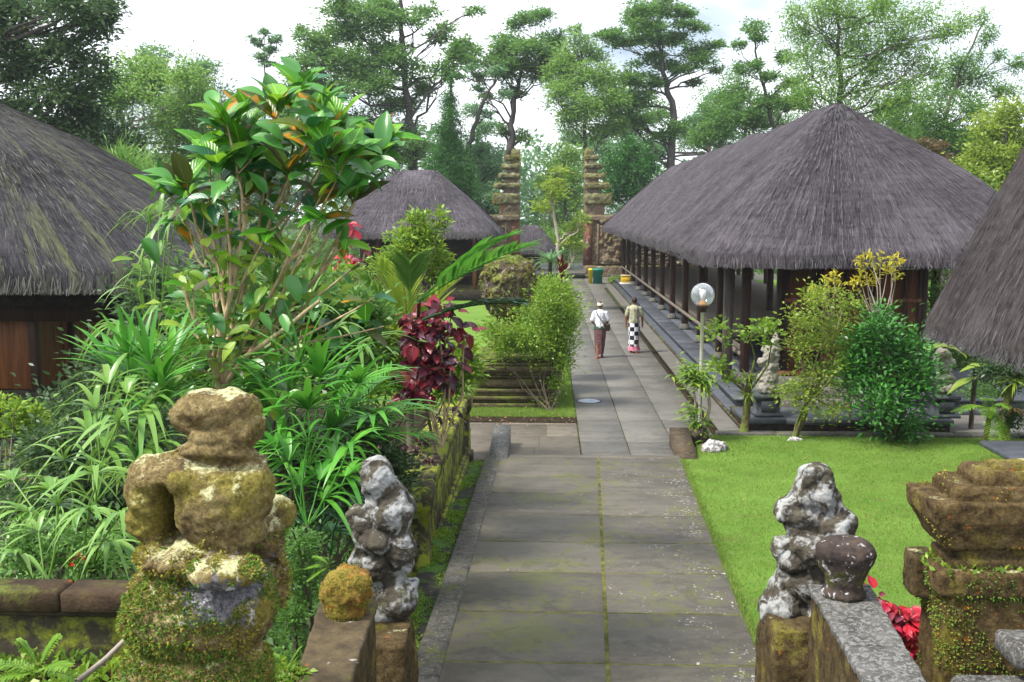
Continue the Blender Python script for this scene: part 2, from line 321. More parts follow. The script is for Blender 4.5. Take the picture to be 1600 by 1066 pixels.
MT['thatch_mossy'] = thatchmat('thatch_mossy', light=(0.135, 0.128, 0.142), green=(0.10, 0.13, 0.045), gt=0.54, glight=(0.38, 0.42, 0.17), dark=(0.025, 0.023, 0.028))
MT['thatch_brown'] = thatchmat('thatch_brown', (0.04, 0.032, 0.033), (0.19, 0.165, 0.17))
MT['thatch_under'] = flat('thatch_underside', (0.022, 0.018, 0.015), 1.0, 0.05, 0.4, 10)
def woodmat(name, a, b, rough=0.6):
    m = M(name); f = m.noise(1, 6, 0.65, m.map(m.P, (22, 22, 1.6))); r = m.objrand()
    c = m.mix(m.ramp(f, [(0.35, 0), (0.65, 1)]), a, b); c = m.mix(m.math('MULTIPLY', r, 0.4), c, tuple(x * 0.5 for x in a)); m.bump(f, 0.3, 0.01)
    return m.fin(c, rough, 0.35)
MT['wood_dark'] = woodmat('dark_wood', (0.028, 0.014, 0.010), (0.075, 0.036, 0.025))
MT['wood_red'] = woodmat('red_brown_wood', (0.13, 0.046, 0.02), (0.30, 0.115, 0.05))
MT['wood_deck'] = woodmat('grey_deck_wood', (0.15, 0.125, 0.10), (0.27, 0.235, 0.19))
MT['wood_door'] = woodmat('door_wood', (0.12, 0.04, 0.012), (0.26, 0.095, 0.028))
def lawnmat(name, a, b, d):
    m = M(name); n1 = m.noise(0.8, 5); n2 = m.noise(14, 6, 0.7); n3 = m.noise(120, 3, 0.8)
    c = m.mix(m.ramp(n1, [(0.35, 0), (0.65, 1)]), a, b); c = m.mix(m.ramp(n2, [(0.45, 0), (0.75, 1)]), c, d); c = m.mix(m.math('MULTIPLY', m.ramp(m.noise(2.3, 6, .7), [(.56, 0), (.68, 1)]), .6), c, (.17, .15, .06)); c = m.mix(m.math('MULTIPLY', n3, 0.5), c, tuple(x * 0.4 for x in a))
    m.bump(n3, 0.6, 0.02); return m.fin(c, 0.95, 0.1)
MT['lawn'] = lawnmat('lawn', (0.10, 0.22, 0.028), (0.17, 0.31, 0.05), (0.21, 0.27, 0.07))
MT['ground'] = lawnmat('ground', (0.035, 0.06, 0.018), (0.07, 0.085, 0.03), (0.05, 0.035, 0.02))
MT['soil'] = flat('soil', (0.03, 0.022, 0.014), 1.0, 0.1, 0.5, 6, 0.6)
MT['blade'] = leafmat('grass_blade', [(0.09, 0.23, 0.022), (0.18, 0.33, 0.05), (0.32, 0.38, 0.10)], 0.7, 0.3, spec=0.15)
MT['bark'] = flat('bark', (0.11, 0.09, 0.07), 0.9, 0.15, 0.5, 5, 0.5)
MT['bark_far'] = flat('bark_far', (0.085, 0.075, 0.07), 0.9, 0.15, 0.4, 1.2)
MT['bark_pale'] = flat('bark_pale', (0.34, 0.29, 0.24), 0.85, 0.2, 0.4, 4, 0.3)
MT['stem'] = flat('stem_tan', (0.44, 0.33, 0.20), 0.7, 0.3, 0.4, 14, 0.3)
MT['bark_moss'] = stone('mossy_bark', (0.16, 0.12, 0.07), (0.07, 0.05, 0.03), moss=(0.20, 0.24, 0.04), mt=0.48, lich=0.9)
def LM(k, *a, **kw): MT[k] = leafmat(k, *a, **kw)
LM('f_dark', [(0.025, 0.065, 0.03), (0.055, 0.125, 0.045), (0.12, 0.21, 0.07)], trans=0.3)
LM('f_mid', [(0.045, 0.14, 0.035), (0.09, 0.24, 0.05), (0.20, 0.38, 0.08)], trans=0.42)
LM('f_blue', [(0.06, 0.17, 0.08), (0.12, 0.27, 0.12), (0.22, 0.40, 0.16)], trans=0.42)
LM('f_bright', [(0.08, 0.22, 0.045), (0.16, 0.36, 0.06), (0.32, 0.50, 0.11)], trans=0.42)
LM('f_conifer', [(0.02, 0.11, 0.022), (0.045, 0.19, 0.03), (0.09, 0.27, 0.045)], trans=0.25)
LM('f_yellow', [(0.13, 0.22, 0.02), (0.26, 0.33, 0.03), (0.42, 0.40, 0.04)])
LM('f_brown', [(0.12, 0.07, 0.03), (0.2, 0.12, 0.06), (0.14, 0.12, 0.04)])
LM('b_glossy', [(0.014, 0.11, 0.016), (0.04, 0.20, 0.03), (0.11, 0.34, 0.05)], rough=0.33, trans=0.12, spec=0.6)
LM('b_olive', [(0.09, 0.22, 0.02), (0.20, 0.35, 0.03), (0.42, 0.50, 0.09)], trans=0.38)
LM('b_lime', [(0.06, 0.20, 0.02), (0.15, 0.34, 0.03), (0.36, 0.48, 0.06)], trans=0.33)
LM('b_croton', [(0.30, 0.38, 0.03), (0.55, 0.56, 0.05), (0.66, 0.52, 0.04)], trans=.35)
LM('palm', [(0.02, 0.17, 0.018), (0.06, 0.29, 0.025), (0.16, 0.44, 0.05)], rough=0.35, trans=0.22)
LM('palm_pale', [(0.08, 0.24, 0.035), (0.15, 0.34, 0.05), (0.30, 0.48, 0.12)], rough=0.35, trans=0.25)
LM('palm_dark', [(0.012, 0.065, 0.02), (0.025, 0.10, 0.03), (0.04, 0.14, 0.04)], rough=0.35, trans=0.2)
LM('palm_lime', [(0.18, 0.33, 0.03), (0.28, 0.42, 0.05), (0.36, 0.47, 0.08)], rough=0.4, trans=0.35)
LM('fern', [(0.10, 0.26, 0.02), (0.17, 0.36, 0.03), (0.27, 0.44, 0.05)], trans=0.35)
LM('moss_tuft', [(0.16, 0.19, 0.02), (0.32, 0.33, 0.04), (0.42, 0.34, 0.09)], rough=0.8, trans=0.2, spec=0.1)
LM('moss_green', [(0.06, 0.18, 0.03), (0.13, 0.27, 0.04), (0.24, 0.34, 0.06)], rough=0.8, trans=0.2, spec=0.1)
LM('leaf_green', [(0.03, 0.17, 0.012), (0.08, 0.29, 0.015), (0.20, 0.42, 0.025)], rough=0.3, trans=0.3, island=False, vein=True)
LM('leaf_dark', [(0.012, 0.075, 0.018), (0.02, 0.11, 0.035), (0.045, 0.16, 0.07)], rough=0.3, trans=0.12, island=False, vein=True, spec=0.7)
LM('leaf_orange', [(0.06, 0.13, 0.015), (0.12, 0.18, 0.02), (0.05, 0.10, 0.01)], rough=0.35, trans=0.3, island=False, vein=True, patch=(0.62, 0.27, 0.012))
LM('leaf_under', [(0.045, 0.06, 0.012), (0.08, 0.10, 0.02), (0.06, 0.05, 0.02)], rough=0.5, trans=0.3, island=False, vein=True)
LM('coleus', [(0.11, 0.012, 0.022), (0.28, 0.028, 0.045), (0.18, 0.04, 0.075)], rough=0.25, trans=0.15, tcol=1, island=False, vein=True, patch=(0.22, 0.025, 0.035))
LM('coleus_dark', [(0.035, 0.008, 0.016), (0.08, 0.015, 0.03), (0.06, 0.02, 0.04)], rough=0.25, trans=0.1, tcol=1, island=False, vein=True)
LM('red_leaf', [(0.40, 0.008, 0.022), (0.60, 0.02, 0.04), (0.35, 0.02, 0.07)], rough=0.3, trans=0.3, tcol=1, island=False, vein=True)
LM('cordyline', [(0.28, 0.01, 0.015), (0.16, 0.012, 0.02), (0.06, 0.015, 0.015)], rough=0.35, trans=0.25, tcol=1, island=True)
LM('straw', [(0.018, 0.017, 0.020), (0.075, 0.069, 0.079), (0.21, 0.195, 0.21)], rough=0.9, trans=0.0, spec=0.1)
LM('straw_green', [(0.02, 0.019, 0.021), (0.075, 0.073, 0.07), (0.21, 0.215, 0.18)], rough=0.9, trans=0.0, spec=0.1)
LM('litter', [(0.2, 0.10, 0.04), (0.35, 0.2, 0.06), (0.5, 0.35, 0.2)], rough=0.7, trans=0.1)

# ------------------------------------------------------------------ builders: vegetation
def leaves(mb, C, D, Ln, Wd, fold=0.22):
    C = np.asarray(C, float); D = np.asarray(D, float); D = D / (np.linalg.norm(D, axis=1, keepdims=True) + 1e-9); N = len(C)
    S = np.cross(D, RNG.normal(size=(N, 3))); S /= np.linalg.norm(S, axis=1, keepdims=True) + 1e-9
    S[:, 2] *= 0.6; Nn = np.cross(S, D); Nn *= np.sign(Nn[:, 2:3] + 1e-9)
    Ln = (Ln * RNG.uniform(0.65, 1.25, N))[:, None]; Wd = (Wd * RNG.uniform(0.7, 1.2, N))[:, None]
    mid = C + D * Ln * 0.45 + Nn * Wd * fold
    V = np.stack([C, mid + S * Wd / 2, C + D * Ln - Nn * Ln * 0.12, mid - S * Wd / 2], axis=1).reshape(-1, 3)
    mb.add(V, q=np.arange(N * 4).reshape(-1, 4)); return mb
def clump(c, r, n, nsub, spread=0.33, flat=0.6, shell=0.55):
    u = rnd_unit(nsub) * (RNG.uniform(0, 1, (nsub, 1)) ** shell) * np.array(r); sub = np.array(c) + u
    k = RNG.integers(0, nsub, n); s = float(np.mean(r)) * spread
    off = RNG.normal(size=(n, 3)) * s * np.array([0.8, 0.8, 0.8 * flat]) * np.where(RNG.uniform(0, 1, (n, 1)) < .10, 1.9, 1.0); P = sub[k] + off
    D = off * np.array([1, 1, 0.6]) / (s + 1e-9) + rnd_unit(n) * 0.8 + np.array([0, 0, 0.15]); return P, D, sub
def bend(a, b, sag=0.15, n=6, jit=0.06):
    a = Vector(a); b = Vector(b); l = (b - a).length; o = rv() * l * sag; o.z = abs(o.z) * 0.3 - l * sag * 0.4
    return [a.lerp(b, t) + o * math.sin(math.pi * t) + (rv() * l * jit if 0 < i < n - 1 else Vector()) for i, t in enumerate([k / (n - 1) for k in range(n)])]
def tree(name, label, cat, d, trunk, clumps, nleaf, ls, mat, group=None, bark='bark_far', flat=0.45, nsub=9, sub_br=5, spread=0.34, ground=0.0, droop=0.0, depthf=0.9, lw=0.5, top=True):
    pts = [W(px, py, d) for px, py, r in trunk]; rr = [r for px, py, r in trunk]
    g = Vector((pts[0].x, d, ground))
    if pts[0].z > ground + 0.3: pts = [g] + pts; rr = [rr[0] * 1.15] + rr
    root = thing(name, g, label, cat, group); tb = MB()
    fine = []; fr = []
    for i in range(len(pts) - 1):
        for k in range(4):
            t = k / 4; fine.append(pts[i].lerp(pts[i + 1], t) + (rv() * rr[i] * 0.5 if k else Vector())); fr.append((rr[i] * (1 - t) + rr[i + 1] * t) * (0.68 if d > 50 else 1))
    fine.append(pts[-1]); fr.append(rr[-1]); tb.tube(fine, fr, 7)
    cm = MB(); area = sum(c[2] * c[3] for c in clumps)
    for c in clumps:
        px, py, rx, ry = c[:4]; dd = c[4] if len(c) > 4 else random.uniform(-1, 1) * rx * d / F * 0.8
        ctr = W(px, py, d + dd); sx = rx * (d + dd) / F; sy = ry * (d + dd) / F
        n = max(60, int(nleaf * 1.75 * rx * ry / area)); P, D, sub = clump(ctr, (sx, sx * depthf, sy), n, nsub, spread, flat)
        D[:, 2] -= droop; leaves(cm, P, D, ls, ls * lw)
        cand = [i for i, p in enumerate(fine) if p.z < ctr.z - sy * 0.3] or [len(fine) // 2]
        i0 = max(cand[-1] - random.randint(0, 3), len(fine) // 4) if cand else 0
        i0 = min(i0, len(fine) - 1); r0 = max(fr[i0] * 0.45, 0.02 if d < 40 else 0.05); e = bend(fine[i0], ctr, 0.16); tb.tube(e, [r0 * (1 - 0.75 * t / 5) for t in range(6)], 5, False)
        for sc_ in sub[:sub_br]:
            tb.tube(bend(e[random.choice((2, 3, 4))], sc_, 0.12, 4), [r0 * 0.4, r0 * 0.3, r0 * 0.2, r0 * 0.1], 4, False)
    tb.build('trunk', MT[bark], root, smooth=True); cm.build('crown', MT[mat], root, kind='stuff'); return root
def strap(mb, p, d, ln, w, droop=0.3, seg=5, fold=0.18, up=Vector((0, 0, 1)), tip=0.0):
    p = Vector(p); d = Vector(d).normalized(); s = d.cross(up)
    if s.length < 0.1: s = d.cross(Vector((1, 0, 0)))
    s.normalize(); v = []; q = []
    for i in range(seg + 1):
        t = i / seg; c = p + d * ln * t + Vector((0, 0, -droop * ln * t * t)); k = (min(1, t * 5 + 0.25)) * (1 - t ** 2.5) * w / 2 + 0.0006
        n = Vector((0, 0, 1)) - d * d.z; n.normalize()
        v += [c - s * k + n * k * fold * 2, c, c + s * k + n * k * fold * 2]
    for i in range(seg): a = i * 3; q += [(a, a + 1, a + 4, a + 3), (a + 1, a + 2, a + 5, a + 4)]
    mb.add([tuple(x) for x in v], q=q)
def frond(p0, d, ln, droop, nl, ll, lw, ldroop=0.35, ang=0.9, stem=0.012, bare=0.2, seg=4):
    mb = MB(); p0 = Vector(p0); d = Vector(d).normalized(); P = []
    for i in range(9): t = i / 8; P.append(p0 + d * ln * t + Vector((0, 0, -droop * ln * t * t)))
    mb.tube(P, [stem * (1 - 0.8 * i / 8) for i in range(9)], 4, False)
    for i in range(nl):
        t = bare + (1 - bare) * (i + 0.5) / nl; k = t * 8; a = int(min(7, k)); c = P[a].lerp(P[a + 1], k - a); tg = (P[a + 1] - P[a]).normalized()
        s = tg.cross(Vector((0, 0, 1))).normalized(); l = ll * (0.45 + 0.75 * math.sin(math.pi * min(1, (t - bare) / (1 - bare) * 0.85 + 0.15))) * random.uniform(0.9, 1.1)
        for sg in (-1, 1):
            dd = tg * math.cos(ang) + s * sg * math.sin(ang) + Vector((0, 0, 0.22)) + rv(0.05)
            strap(mb, c, dd, l, lw, ldroop * random.uniform(0.7, 1.4), seg)
    return mb
def fan_leaf(base, hub, n, ll, lw, droop=0.45, spread=1.9, pr=0.006):
    mb = MB(); base = Vector(base); hub = Vector(hub); mb.tube(bend(base, hub, 0.08, 5, 0.01), pr, 4, False)
    d = (hub - base).normalized(); s = d.cross(Vector((0, 0, 1)))
    if s.length < 0.2: s = Vector((1, 0, 0))
    s.normalize(); s = (s + rv(0.25)).normalized()
    for i in range(n):
        a = (i / (n - 1) - 0.5) * 2 * spread; dd = d * math.cos(a) + s * math.sin(a) + rv(0.06)
        dd.z = dd.z * 0.8 + 0.1; strap(mb, hub, dd, ll * (1 - 0.25 * abs(a) / spread) * random.uniform(0.85, 1.12), lw, droop * random.uniform(0.6, 1.4), 6, 0.14)
    return mb
def leaf_mesh(name, ln, w, mat, arch=0.25, fold=0.3, wav=0.02, pw=1.0, nu=7):
    V = []; UV = []
    for i in range(nu + 1):
        t = i / nu; k = math.sin(math.pi * min(1, 0.02 + 0.98 * t) ** pw) ** 0.75 * w / 2 + 0.001
        for j in range(5):
            u = (j / 2) - 1; V.append((u * k, t * ln, -arch * ln * t * t + abs(u) ** 1.3 * k * fold + wav * ln * math.sin(t * 11 + j * 2) * abs(u))); UV.append((j / 4, t))
    q = [(i * 5 + j, i * 5 + j + 1, i * 5 + j + 6, i * 5 + j + 5) for i in range(nu) for j in range(4)]
    return MB().add(V, q=q).mesh(name, mat, smooth=True, uv=UV)
def shrub(name, label, cat, base, clumps, nleaf, ls, mat, d, group=None, bark='bark', nst=10, flat=0.8, lw=0.5, spread=0.28, stem_r=0.02, mats=None, nsub=14, mid=None, bs=0.0):
    base = Vector(base); root = thing(name, base, label, cat, group); tb = MB(); cm = MB(); area = sum(c[2] * c[3] for c in clumps)
    for c in clumps:
        px, py, rx, ry = c[:4]; dd = c[4] if len(c) > 4 else random.uniform(-1, 1) * rx * d / F * 0.4
        ctr = W(px, py, d + dd); sx, sy = rx * d / F, ry * d / F
        P, D, sub = clump(ctr, (sx, sx * 0.85, sy), max(25, int(nleaf * rx * ry / area)), nsub, spread, flat); leaves(cm, P, D + np.array([0, 0, 0.35]), ls, ls * lw)
        for s_ in sub[:max(1, nst // len(clumps))]:
            b0 = base + Vector((random.uniform(-1, 1) * (stem_r * 2 + bs), random.uniform(-1, 1) * (stem_r * 2 + bs), 0)); m0 = Vector(mid) if mid else b0
            if mid: tb.tube(bend(b0, m0, 0.05, 4, 0.03), [stem_r * 1.6, stem_r * 1.4, stem_r * 1.2, stem_r], 6)
            tb.tube(bend(m0, s_, 0.10, 6, 0.03), [stem_r * (1 - 0.8 * t / 5) for t in range(6)], 5)
    tb.build('stems', MT[bark], root, smooth=True); cm.build('foliage', MT[mat], root, kind='stuff'); return root

# ------------------------------------------------------------------ builders: thatched roofs and carved stone
def hip_roof(root, x0, x1, y0, y1, ze, ridge, zr, mat, thick=0.28, bulge=0.06, rc=0.8, nl=220, nv=30, straws=4000, fringe=900, smat='straw', slen=0.35, sw=0.012, rough=0.03, frl=0.16):
    """eave rectangle with rounded corners lofted to a ridge segment; fan-shaped hips"""
    loop = []; P = []
    def arc(cx, cy, a0): return [(cx + rc * math.cos(a0 + math.pi / 2 * k / 6), cy + rc * math.sin(a0 + math.pi / 2 * k / 6)) for k in range(7)]
    raw = arc(x1 - rc, y0 + rc, -math.pi / 2) + arc(x1 - rc, y1 - rc, 0) + arc(x0 + rc, y1 - rc, math.pi / 2) + arc(x0 + rc, y0 + rc, math.pi) ; raw.append(raw[0])
    raw = np.array(raw); seg = np.linalg.norm(np.diff(raw, axis=0), axis=1); cum = np.concatenate([[0], np.cumsum(seg)]); tot = cum[-1]
    ts = np.linspace(0, tot, nl + 1); X = np.interp(ts, cum, raw[:, 0]); Y = np.interp(ts, cum, raw[:, 1])
    (ax, ay), (bx, by) = ridge; rd = np.array([bx - ax, by - ay]); rl = np.linalg.norm(rd) + 1e-9; rn = rd / rl
    t = np.clip(((X - ax) * rn[0] + (Y - ay) * rn[1]), 0, rl); RX = ax + rn[0] * t; RY = ay + rn[1] * t
    def surf(i, v):
        x = X[i] + (RX[i] - X[i]) * v; y = Y[i] + (RY[i] - Y[i]) * v
        z = ze + thick + (zr - ze - thick) * (v + bulge * np.sin(math.pi * v)) - 0.18 * np.maximum(0, v - 0.9) * 10 * 0.15 + 0 * x
        return x, y, z
    V = []; UV = []; idx = np.arange(nl + 1); slope = float(np.mean(np.hypot(np.hypot(RX - X, RY - Y), zr - ze)))
    rows = [(-1, 0)] + [(k / nv, 1) for k in range(nv + 1)]
    for v, f in rows:
        if v < 0:
            x, y = X + (RX - X) * 0.012, Y + (RY - Y) * 0.012; z = np.full(nl + 1, ze)
            vv = -thick / slope
        else: x, y, z = surf(idx, v); vv = v
        for i in range(nl + 1):
            j = i % nl
            nz = noise.noise(Vector((x[j] * 0.45, y[j] * 0.45, z[j] * 0.6))) * rough * 2.6 + noise.noise(Vector((x[j] * 0.9, y[j] * 0.9, z[j] * 0.9))) * rough * 1.4 + noise.noise(Vector((x[j] * 5, y[j] * 5, z[j] * 3))) * rough * 0.8
            dz = nz + noise.noise(Vector((ts[j] * 2.6, vv * 14, 5))) * rough * 0.7 + (random.uniform(-1, 1) * rough * 0.4 if i < nl else 0)
            V.append((x[j], y[j], z[j] + (dz if v > 0.001 else dz * 1.2))); UV.append((ts[i], vv * slope))
    n1 = nl + 1
    q = [(r * n1 + i, r * n1 + i + 1, (r + 1) * n1 + i + 1, (r + 1) * n1 + i) for r in range(len(rows) - 1) for i in range(nl)]
    rf = MB().add(V, q=q).build('thatch', mat, root, smooth=True, uv=UV)
    # dark underside, closed over the rooms
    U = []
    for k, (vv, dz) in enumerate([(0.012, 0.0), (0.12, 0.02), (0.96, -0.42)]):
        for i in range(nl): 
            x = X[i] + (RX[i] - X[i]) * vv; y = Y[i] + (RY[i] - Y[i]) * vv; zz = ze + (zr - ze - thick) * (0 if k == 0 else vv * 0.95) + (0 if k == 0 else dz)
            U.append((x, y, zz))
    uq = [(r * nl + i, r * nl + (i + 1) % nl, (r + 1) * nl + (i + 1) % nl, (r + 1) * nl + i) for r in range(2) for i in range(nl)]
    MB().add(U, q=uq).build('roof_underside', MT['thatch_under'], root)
    # loose straws lying on the slopes
    if straws:
        ii = RNG.integers(0, nl, straws); v = RNG.uniform(0.0, 0.97, straws); a = np.array(surf(ii, v)).T
        b = np.array(surf((ii) % nl, np.maximum(v - 0.03, -0.005))).T; D = b - a; D /= np.linalg.norm(D, axis=1, keepdims=True) + 1e-9
        D += RNG.normal(size=D.shape) * np.array([0.10, 0.10, 0.05]); L_ = slen * RNG.uniform(0.4, 1.3, straws)[:, None]
        S = np.cross(D, np.array([0, 0, 1.0])); S /= np.linalg.norm(S, axis=1, keepdims=True) + 1e-9; N_ = np.cross(S, D); N_ *= np.sign(N_[:, 2:3] + 1e-9)
        a = a + N_ * (rough * 0.9 + RNG.uniform(0.0, 0.02, straws)[:, None]); e = a + D * L_ + N_ * RNG.uniform(-0.01, 0.05, (straws, 1)); wv = sw * RNG.uniform(0.5, 1.6, straws)[:, None]
        Vv = np.stack([a - S * wv / 2, a + S * wv / 2, e + S * wv / 4, e - S * wv / 4], axis=1).reshape(-1, 3)
        MB().add(Vv, q=np.arange(straws * 4).reshape(-1, 4)).build('loose_straw', MT[smat], root, kind='stuff')
    if fringe:
        n = fringe; tt = RNG.uniform(0, tot, n); x = np.interp(tt, ts, X); y = np.interp(tt, ts, Y); cx, cy = (x0 + x1) / 2, (y0 + y1) / 2
        ta = np.stack([np.interp(tt + 0.05, ts, X) - np.interp(tt - 0.05, ts, X), np.interp(tt + 0.05, ts, Y) - np.interp(tt - 0.05, ts, Y), np.zeros(n)], 1); ta /= np.linalg.norm(ta, axis=1, keepdims=True) + 1e-9
        ou = np.stack([ta[:, 1], -ta[:, 0], np.zeros(n)], 1)
        a = np.stack([x, y, ze + thick * RNG.uniform(0.0, 0.9, n)], 1) + ou * 0.01; e = a + ou * RNG.uniform(0.0, 0.10, (n, 1)) + ta * RNG.normal(size=(n, 1)) * 0.04; e[:, 2] = ze - RNG.uniform(0, frl, n)
        wv = sw * 0.7 * RNG.uniform(0.4, 1.5, n)[:, None]
        Vv = np.stack([a - ta * wv, a + ta * wv, e + ta * wv / 3, e - ta * wv / 3], axis=1).reshape(-1, 3)
        MB().add(Vv, q=np.arange(n * 4).reshape(-1, 4)).build('eave_fringe', MT[smat], root, kind='stuff')
    return rf
def ell(mb, c, r, n=14):
    c = Vector(c); k = 9; prof = [(max(0.001, math.sin(math.pi * i / k)), -math.cos(math.pi * i / k)) for i in range(k + 1)]
    v = [(c.x + a * r[0] * math.cos(2 * math.pi * j / n), c.y + a * r[1] * math.sin(2 * math.pi * j / n), c.z + b * r[2]) for a, b in prof for j in range(n)]
    q = [(i * n + j, i * n + (j + 1) % n, (i + 1) * n + (j + 1) % n, (i + 1) * n + j) for i in range(k) for j in range(n)]
    return mb.add(v, q=q, ng=[list(range(n))[::-1], [k * n + j for j in range(n)]])
def cap(mb, a, ra, b, rb, n=10):
    a = Vector(a); b = Vector(b); d = (b - a); l = d.length; d = d / l; P = []; R = []
    for t in (-0.95, -0.7, -0.35, 0): P.append(a + d * ra * t); R.append(ra * math.sqrt(1 - t * t))
    for t in (0, 0.35, 0.7, 0.95): P.append(b + d * rb * t); R.append(rb * math.sqrt(1 - t * t))
    return mb.tube(P, R, n)
def remesh(mb, vox, smooth=3, disp=()):
    """union of shapes -> one continuous skin; disp = [(frequency, amplitude), ...]"""
    me = mb.mesh('tmp', None); o = bpy.data.objects.new('tmp', me); COL.objects.link(o)
    r = o.modifiers.new('r', 'REMESH'); r.mode = 'VOXEL'; r.voxel_size = vox
    s = o.modifiers.new('s', 'SMOOTH'); s.factor = 0.5; s.iterations = smooth
    bpy.context.view_layer.update(); dg = bpy.context.evaluated_depsgraph_get(); m2 = bpy.data.meshes.new_from_object(o.evaluated_get(dg))
    bpy.data.objects.remove(o); bpy.data.meshes.remove(me); n = len(m2.vertices)
    if disp:
        co = np.zeros(n * 3, np.float32); m2.vertices.foreach_get('co', co); co = co.reshape(-1, 3); no = np.zeros(n * 3, np.float32); m2.vertex_normals.foreach_get('vector', no); no = no.reshape(-1, 3)
        dv = np.zeros(n)
        for f, a in disp:
            dv += np.array([noise.fractal(Vector((float(c[0]) * f, float(c[1]) * f, float(c[2]) * f)), 1.0, 2.0, 3) for c in co]) * a
        m2.vertices.foreach_set('co', (co + no * dv[:, None]).ravel())
    m2.polygons.foreach_set('use_smooth', np.ones(len(m2.polygons), dtype=bool)); m2.update(); return m2
def add_skin(name, me, mat, parent=None, **kw):
    me.materials.clear(); me.materials.append(mat); me.name = name
    n = len(me.vertices); co = np.zeros(n * 3, np.float32); me.vertices.foreach_get('co', co); co = co.reshape(-1, 3)
    off = wl(parent) if parent is not None else Vector(((co[:, 0].min() + co[:, 0].max()) / 2, (co[:, 1].min() + co[:, 1].max()) / 2, co[:, 2].min()))
    off = Vector([float(x) for x in off]); me.vertices.foreach_set('co', (co - np.array(off, dtype=np.float32)).ravel()); me.update()
    return link(name, me, parent, off, **kw)
def tufts(me, off, n, ls, mat, parent, name='moss', cond=None, thr=0.0, freq=6.0):
    """tiny leaves growing on a carved surface, in patches"""
    nv = len(me.vertices); co = np.zeros(nv * 3, np.float32); me.vertices.foreach_get('co', co); co = co.reshape(-1, 3) + np.array(off); no = np.zeros(nv * 3, np.float32); me.vertex_normals.foreach_get('vector', no); no = no.reshape(-1, 3)
    k = RNG.integers(0, nv, n * 3); P = co[k]; N_ = no[k]
    keep = np.array([noise.noise(Vector((float(p[0]) * freq, float(p[1]) * freq, float(p[2]) * freq))) > thr for p in P])
    if cond is not None: keep &= cond(P, N_)
    P = P[keep][:n]; N_ = N_[keep][:n]
    if len(P) < 5: return
    mb = MB(); leaves(mb, P, N_ * 0.8 + rnd_unit(len(P)) * 0.7 + np.array([0, 0, 0.2]), ls, ls * 0.7); return mb.build(name, MT[mat], parent, kind='stuff')

# ------------------------------------------------------------------ the setting: ground, paving, lawns
gm = MB(); nx = 60
xs = np.concatenate([np.linspace(-420, -20, 14), np.linspace(-16, 16, 20), np.linspace(20, 420, 14)]); ys = np.concatenate([np.linspace(-60, 12, 8), np.linspace(16, 90, 24), np.linspace(110, 620, 14)])
def ramp_z(y): return 0.0413 * max(0.0, 17.6 - y)
V = [(x, y, (-0.06 if abs(x) < 30 and y < 90 else -0.06 + 0.5 * noise.noise(Vector((x * .02, y * .02, 0)))) ) for y in ys for x in xs]; n = len(xs)
gm.add(V, q=[(i * n + j, i * n + j + 1, (i + 1) * n + j + 1, (i + 1) * n + j) for i in range(len(ys) - 1) for j in range(n - 1)])
gm.build('ground', MT['ground'], None, loc=(0, 0, -0.06), kind='structure')
def sheet(name, mat, pts, z=0.0, **kw):
    return MB().add([(x, y, z) if len(p) == 2 else tuple(p) for p in pts for x, y in [p[:2]]], ng=[list(range(len(pts)))]).build(name, mat, None, kind='structure', **kw)
def slope_sheet(name, mat, rows, step=0.0, **kw):
    mb = MB(); k = len(rows[0]); mb.add([p for r in rows for p in r], q=[(i * k + j, i * k + j + 1, (i + 1) * k + j + 1, (i + 1) * k + j) for i in range(len(rows) - 1) for j in range(k - 1)])
    return mb.build(name, mat, None, kind='structure', **kw)

# ramp of big slabs in the foreground
def rl(y): return -1.10 + (y - 9) * 0.008
def rc_(y): return 0.53 + (y - 8.5) * 0.040
def rr_(y): return 1.90 + (y - 9.3) * 0.050
RB = (17.3, 15.75, 14.6, 13.35, 12.05, 10.85, 9.6, 8.35, 7.1, 5.9)
ramp = thing('ramp', (0.5, 12, 0), None, None); props(ramp, kind='structure')
bb = MB()
for i in range(14):
    ya = 5.8 + (17.25 - 5.8) * i / 14; yb = 5.8 + (17.25 - 5.8) * (i + 1) / 14
    za, zb = ramp_z(ya) + 0.093, ramp_z(yb) + 0.093
    bb.add([(rl(ya) + .02, ya, za), (rr_(ya) - .02, ya, za), (rr_(yb) - .02, yb, zb), (rl(yb) + .02, yb, zb)], q=[(0, 1, 2, 3)])
bb.add([(rr_(5.8) - .02, 5.8, ramp_z(5.8) + .045), (rr_(17.25) - .02, 17.25, .045), (rr_(17.25) - .02, 17.25, -.1), (rr_(5.8) - .02, 5.8, -.1)], q=[(0, 1, 2, 3)])
bb.build('joint_bed', MT['moss_joint'], ramp)
def slab(y0, y1, xa, xb, zf, th, mat, parent, name='slab', g=0.008, tilt=0.0, bev=0.012):
    mb = MB(); lo = []; b = bev
    x00, x01, x10, x11 = xa(y0) + g, xb(y0) - g, xa(y1) + g, xb(y1) - g; y0 += g; y1 -= g
    tl = random.uniform(-1, 1) * tilt; z0, z1 = zf(y0) + tl, zf(y1) - tl * 0.5
    v = [(x00, y0, z0 - th), (x01, y0, z0 - th), (x11, y1, z1 - th), (x10, y1, z1 - th), (x00, y0, z0 - b), (x01, y0, z0 - b), (x11, y1, z1 - b), (x10, y1, z1 - b), (x00 + b, y0 + b, z0), (x01 - b, y0 + b, z0), (x11 - b, y1 - b, z1), (x10 + b, y1 - b, z1)]
    q = [(4 * k + j, 4 * k + (j + 1) % 4, 4 * k + 4 + (j + 1) % 4, 4 * k + 4 + j) for k in range(2) for j in range(4)] + [(8, 9, 10, 11)]
    mb.add(v, q=q); return mb.build(name, mat, parent)
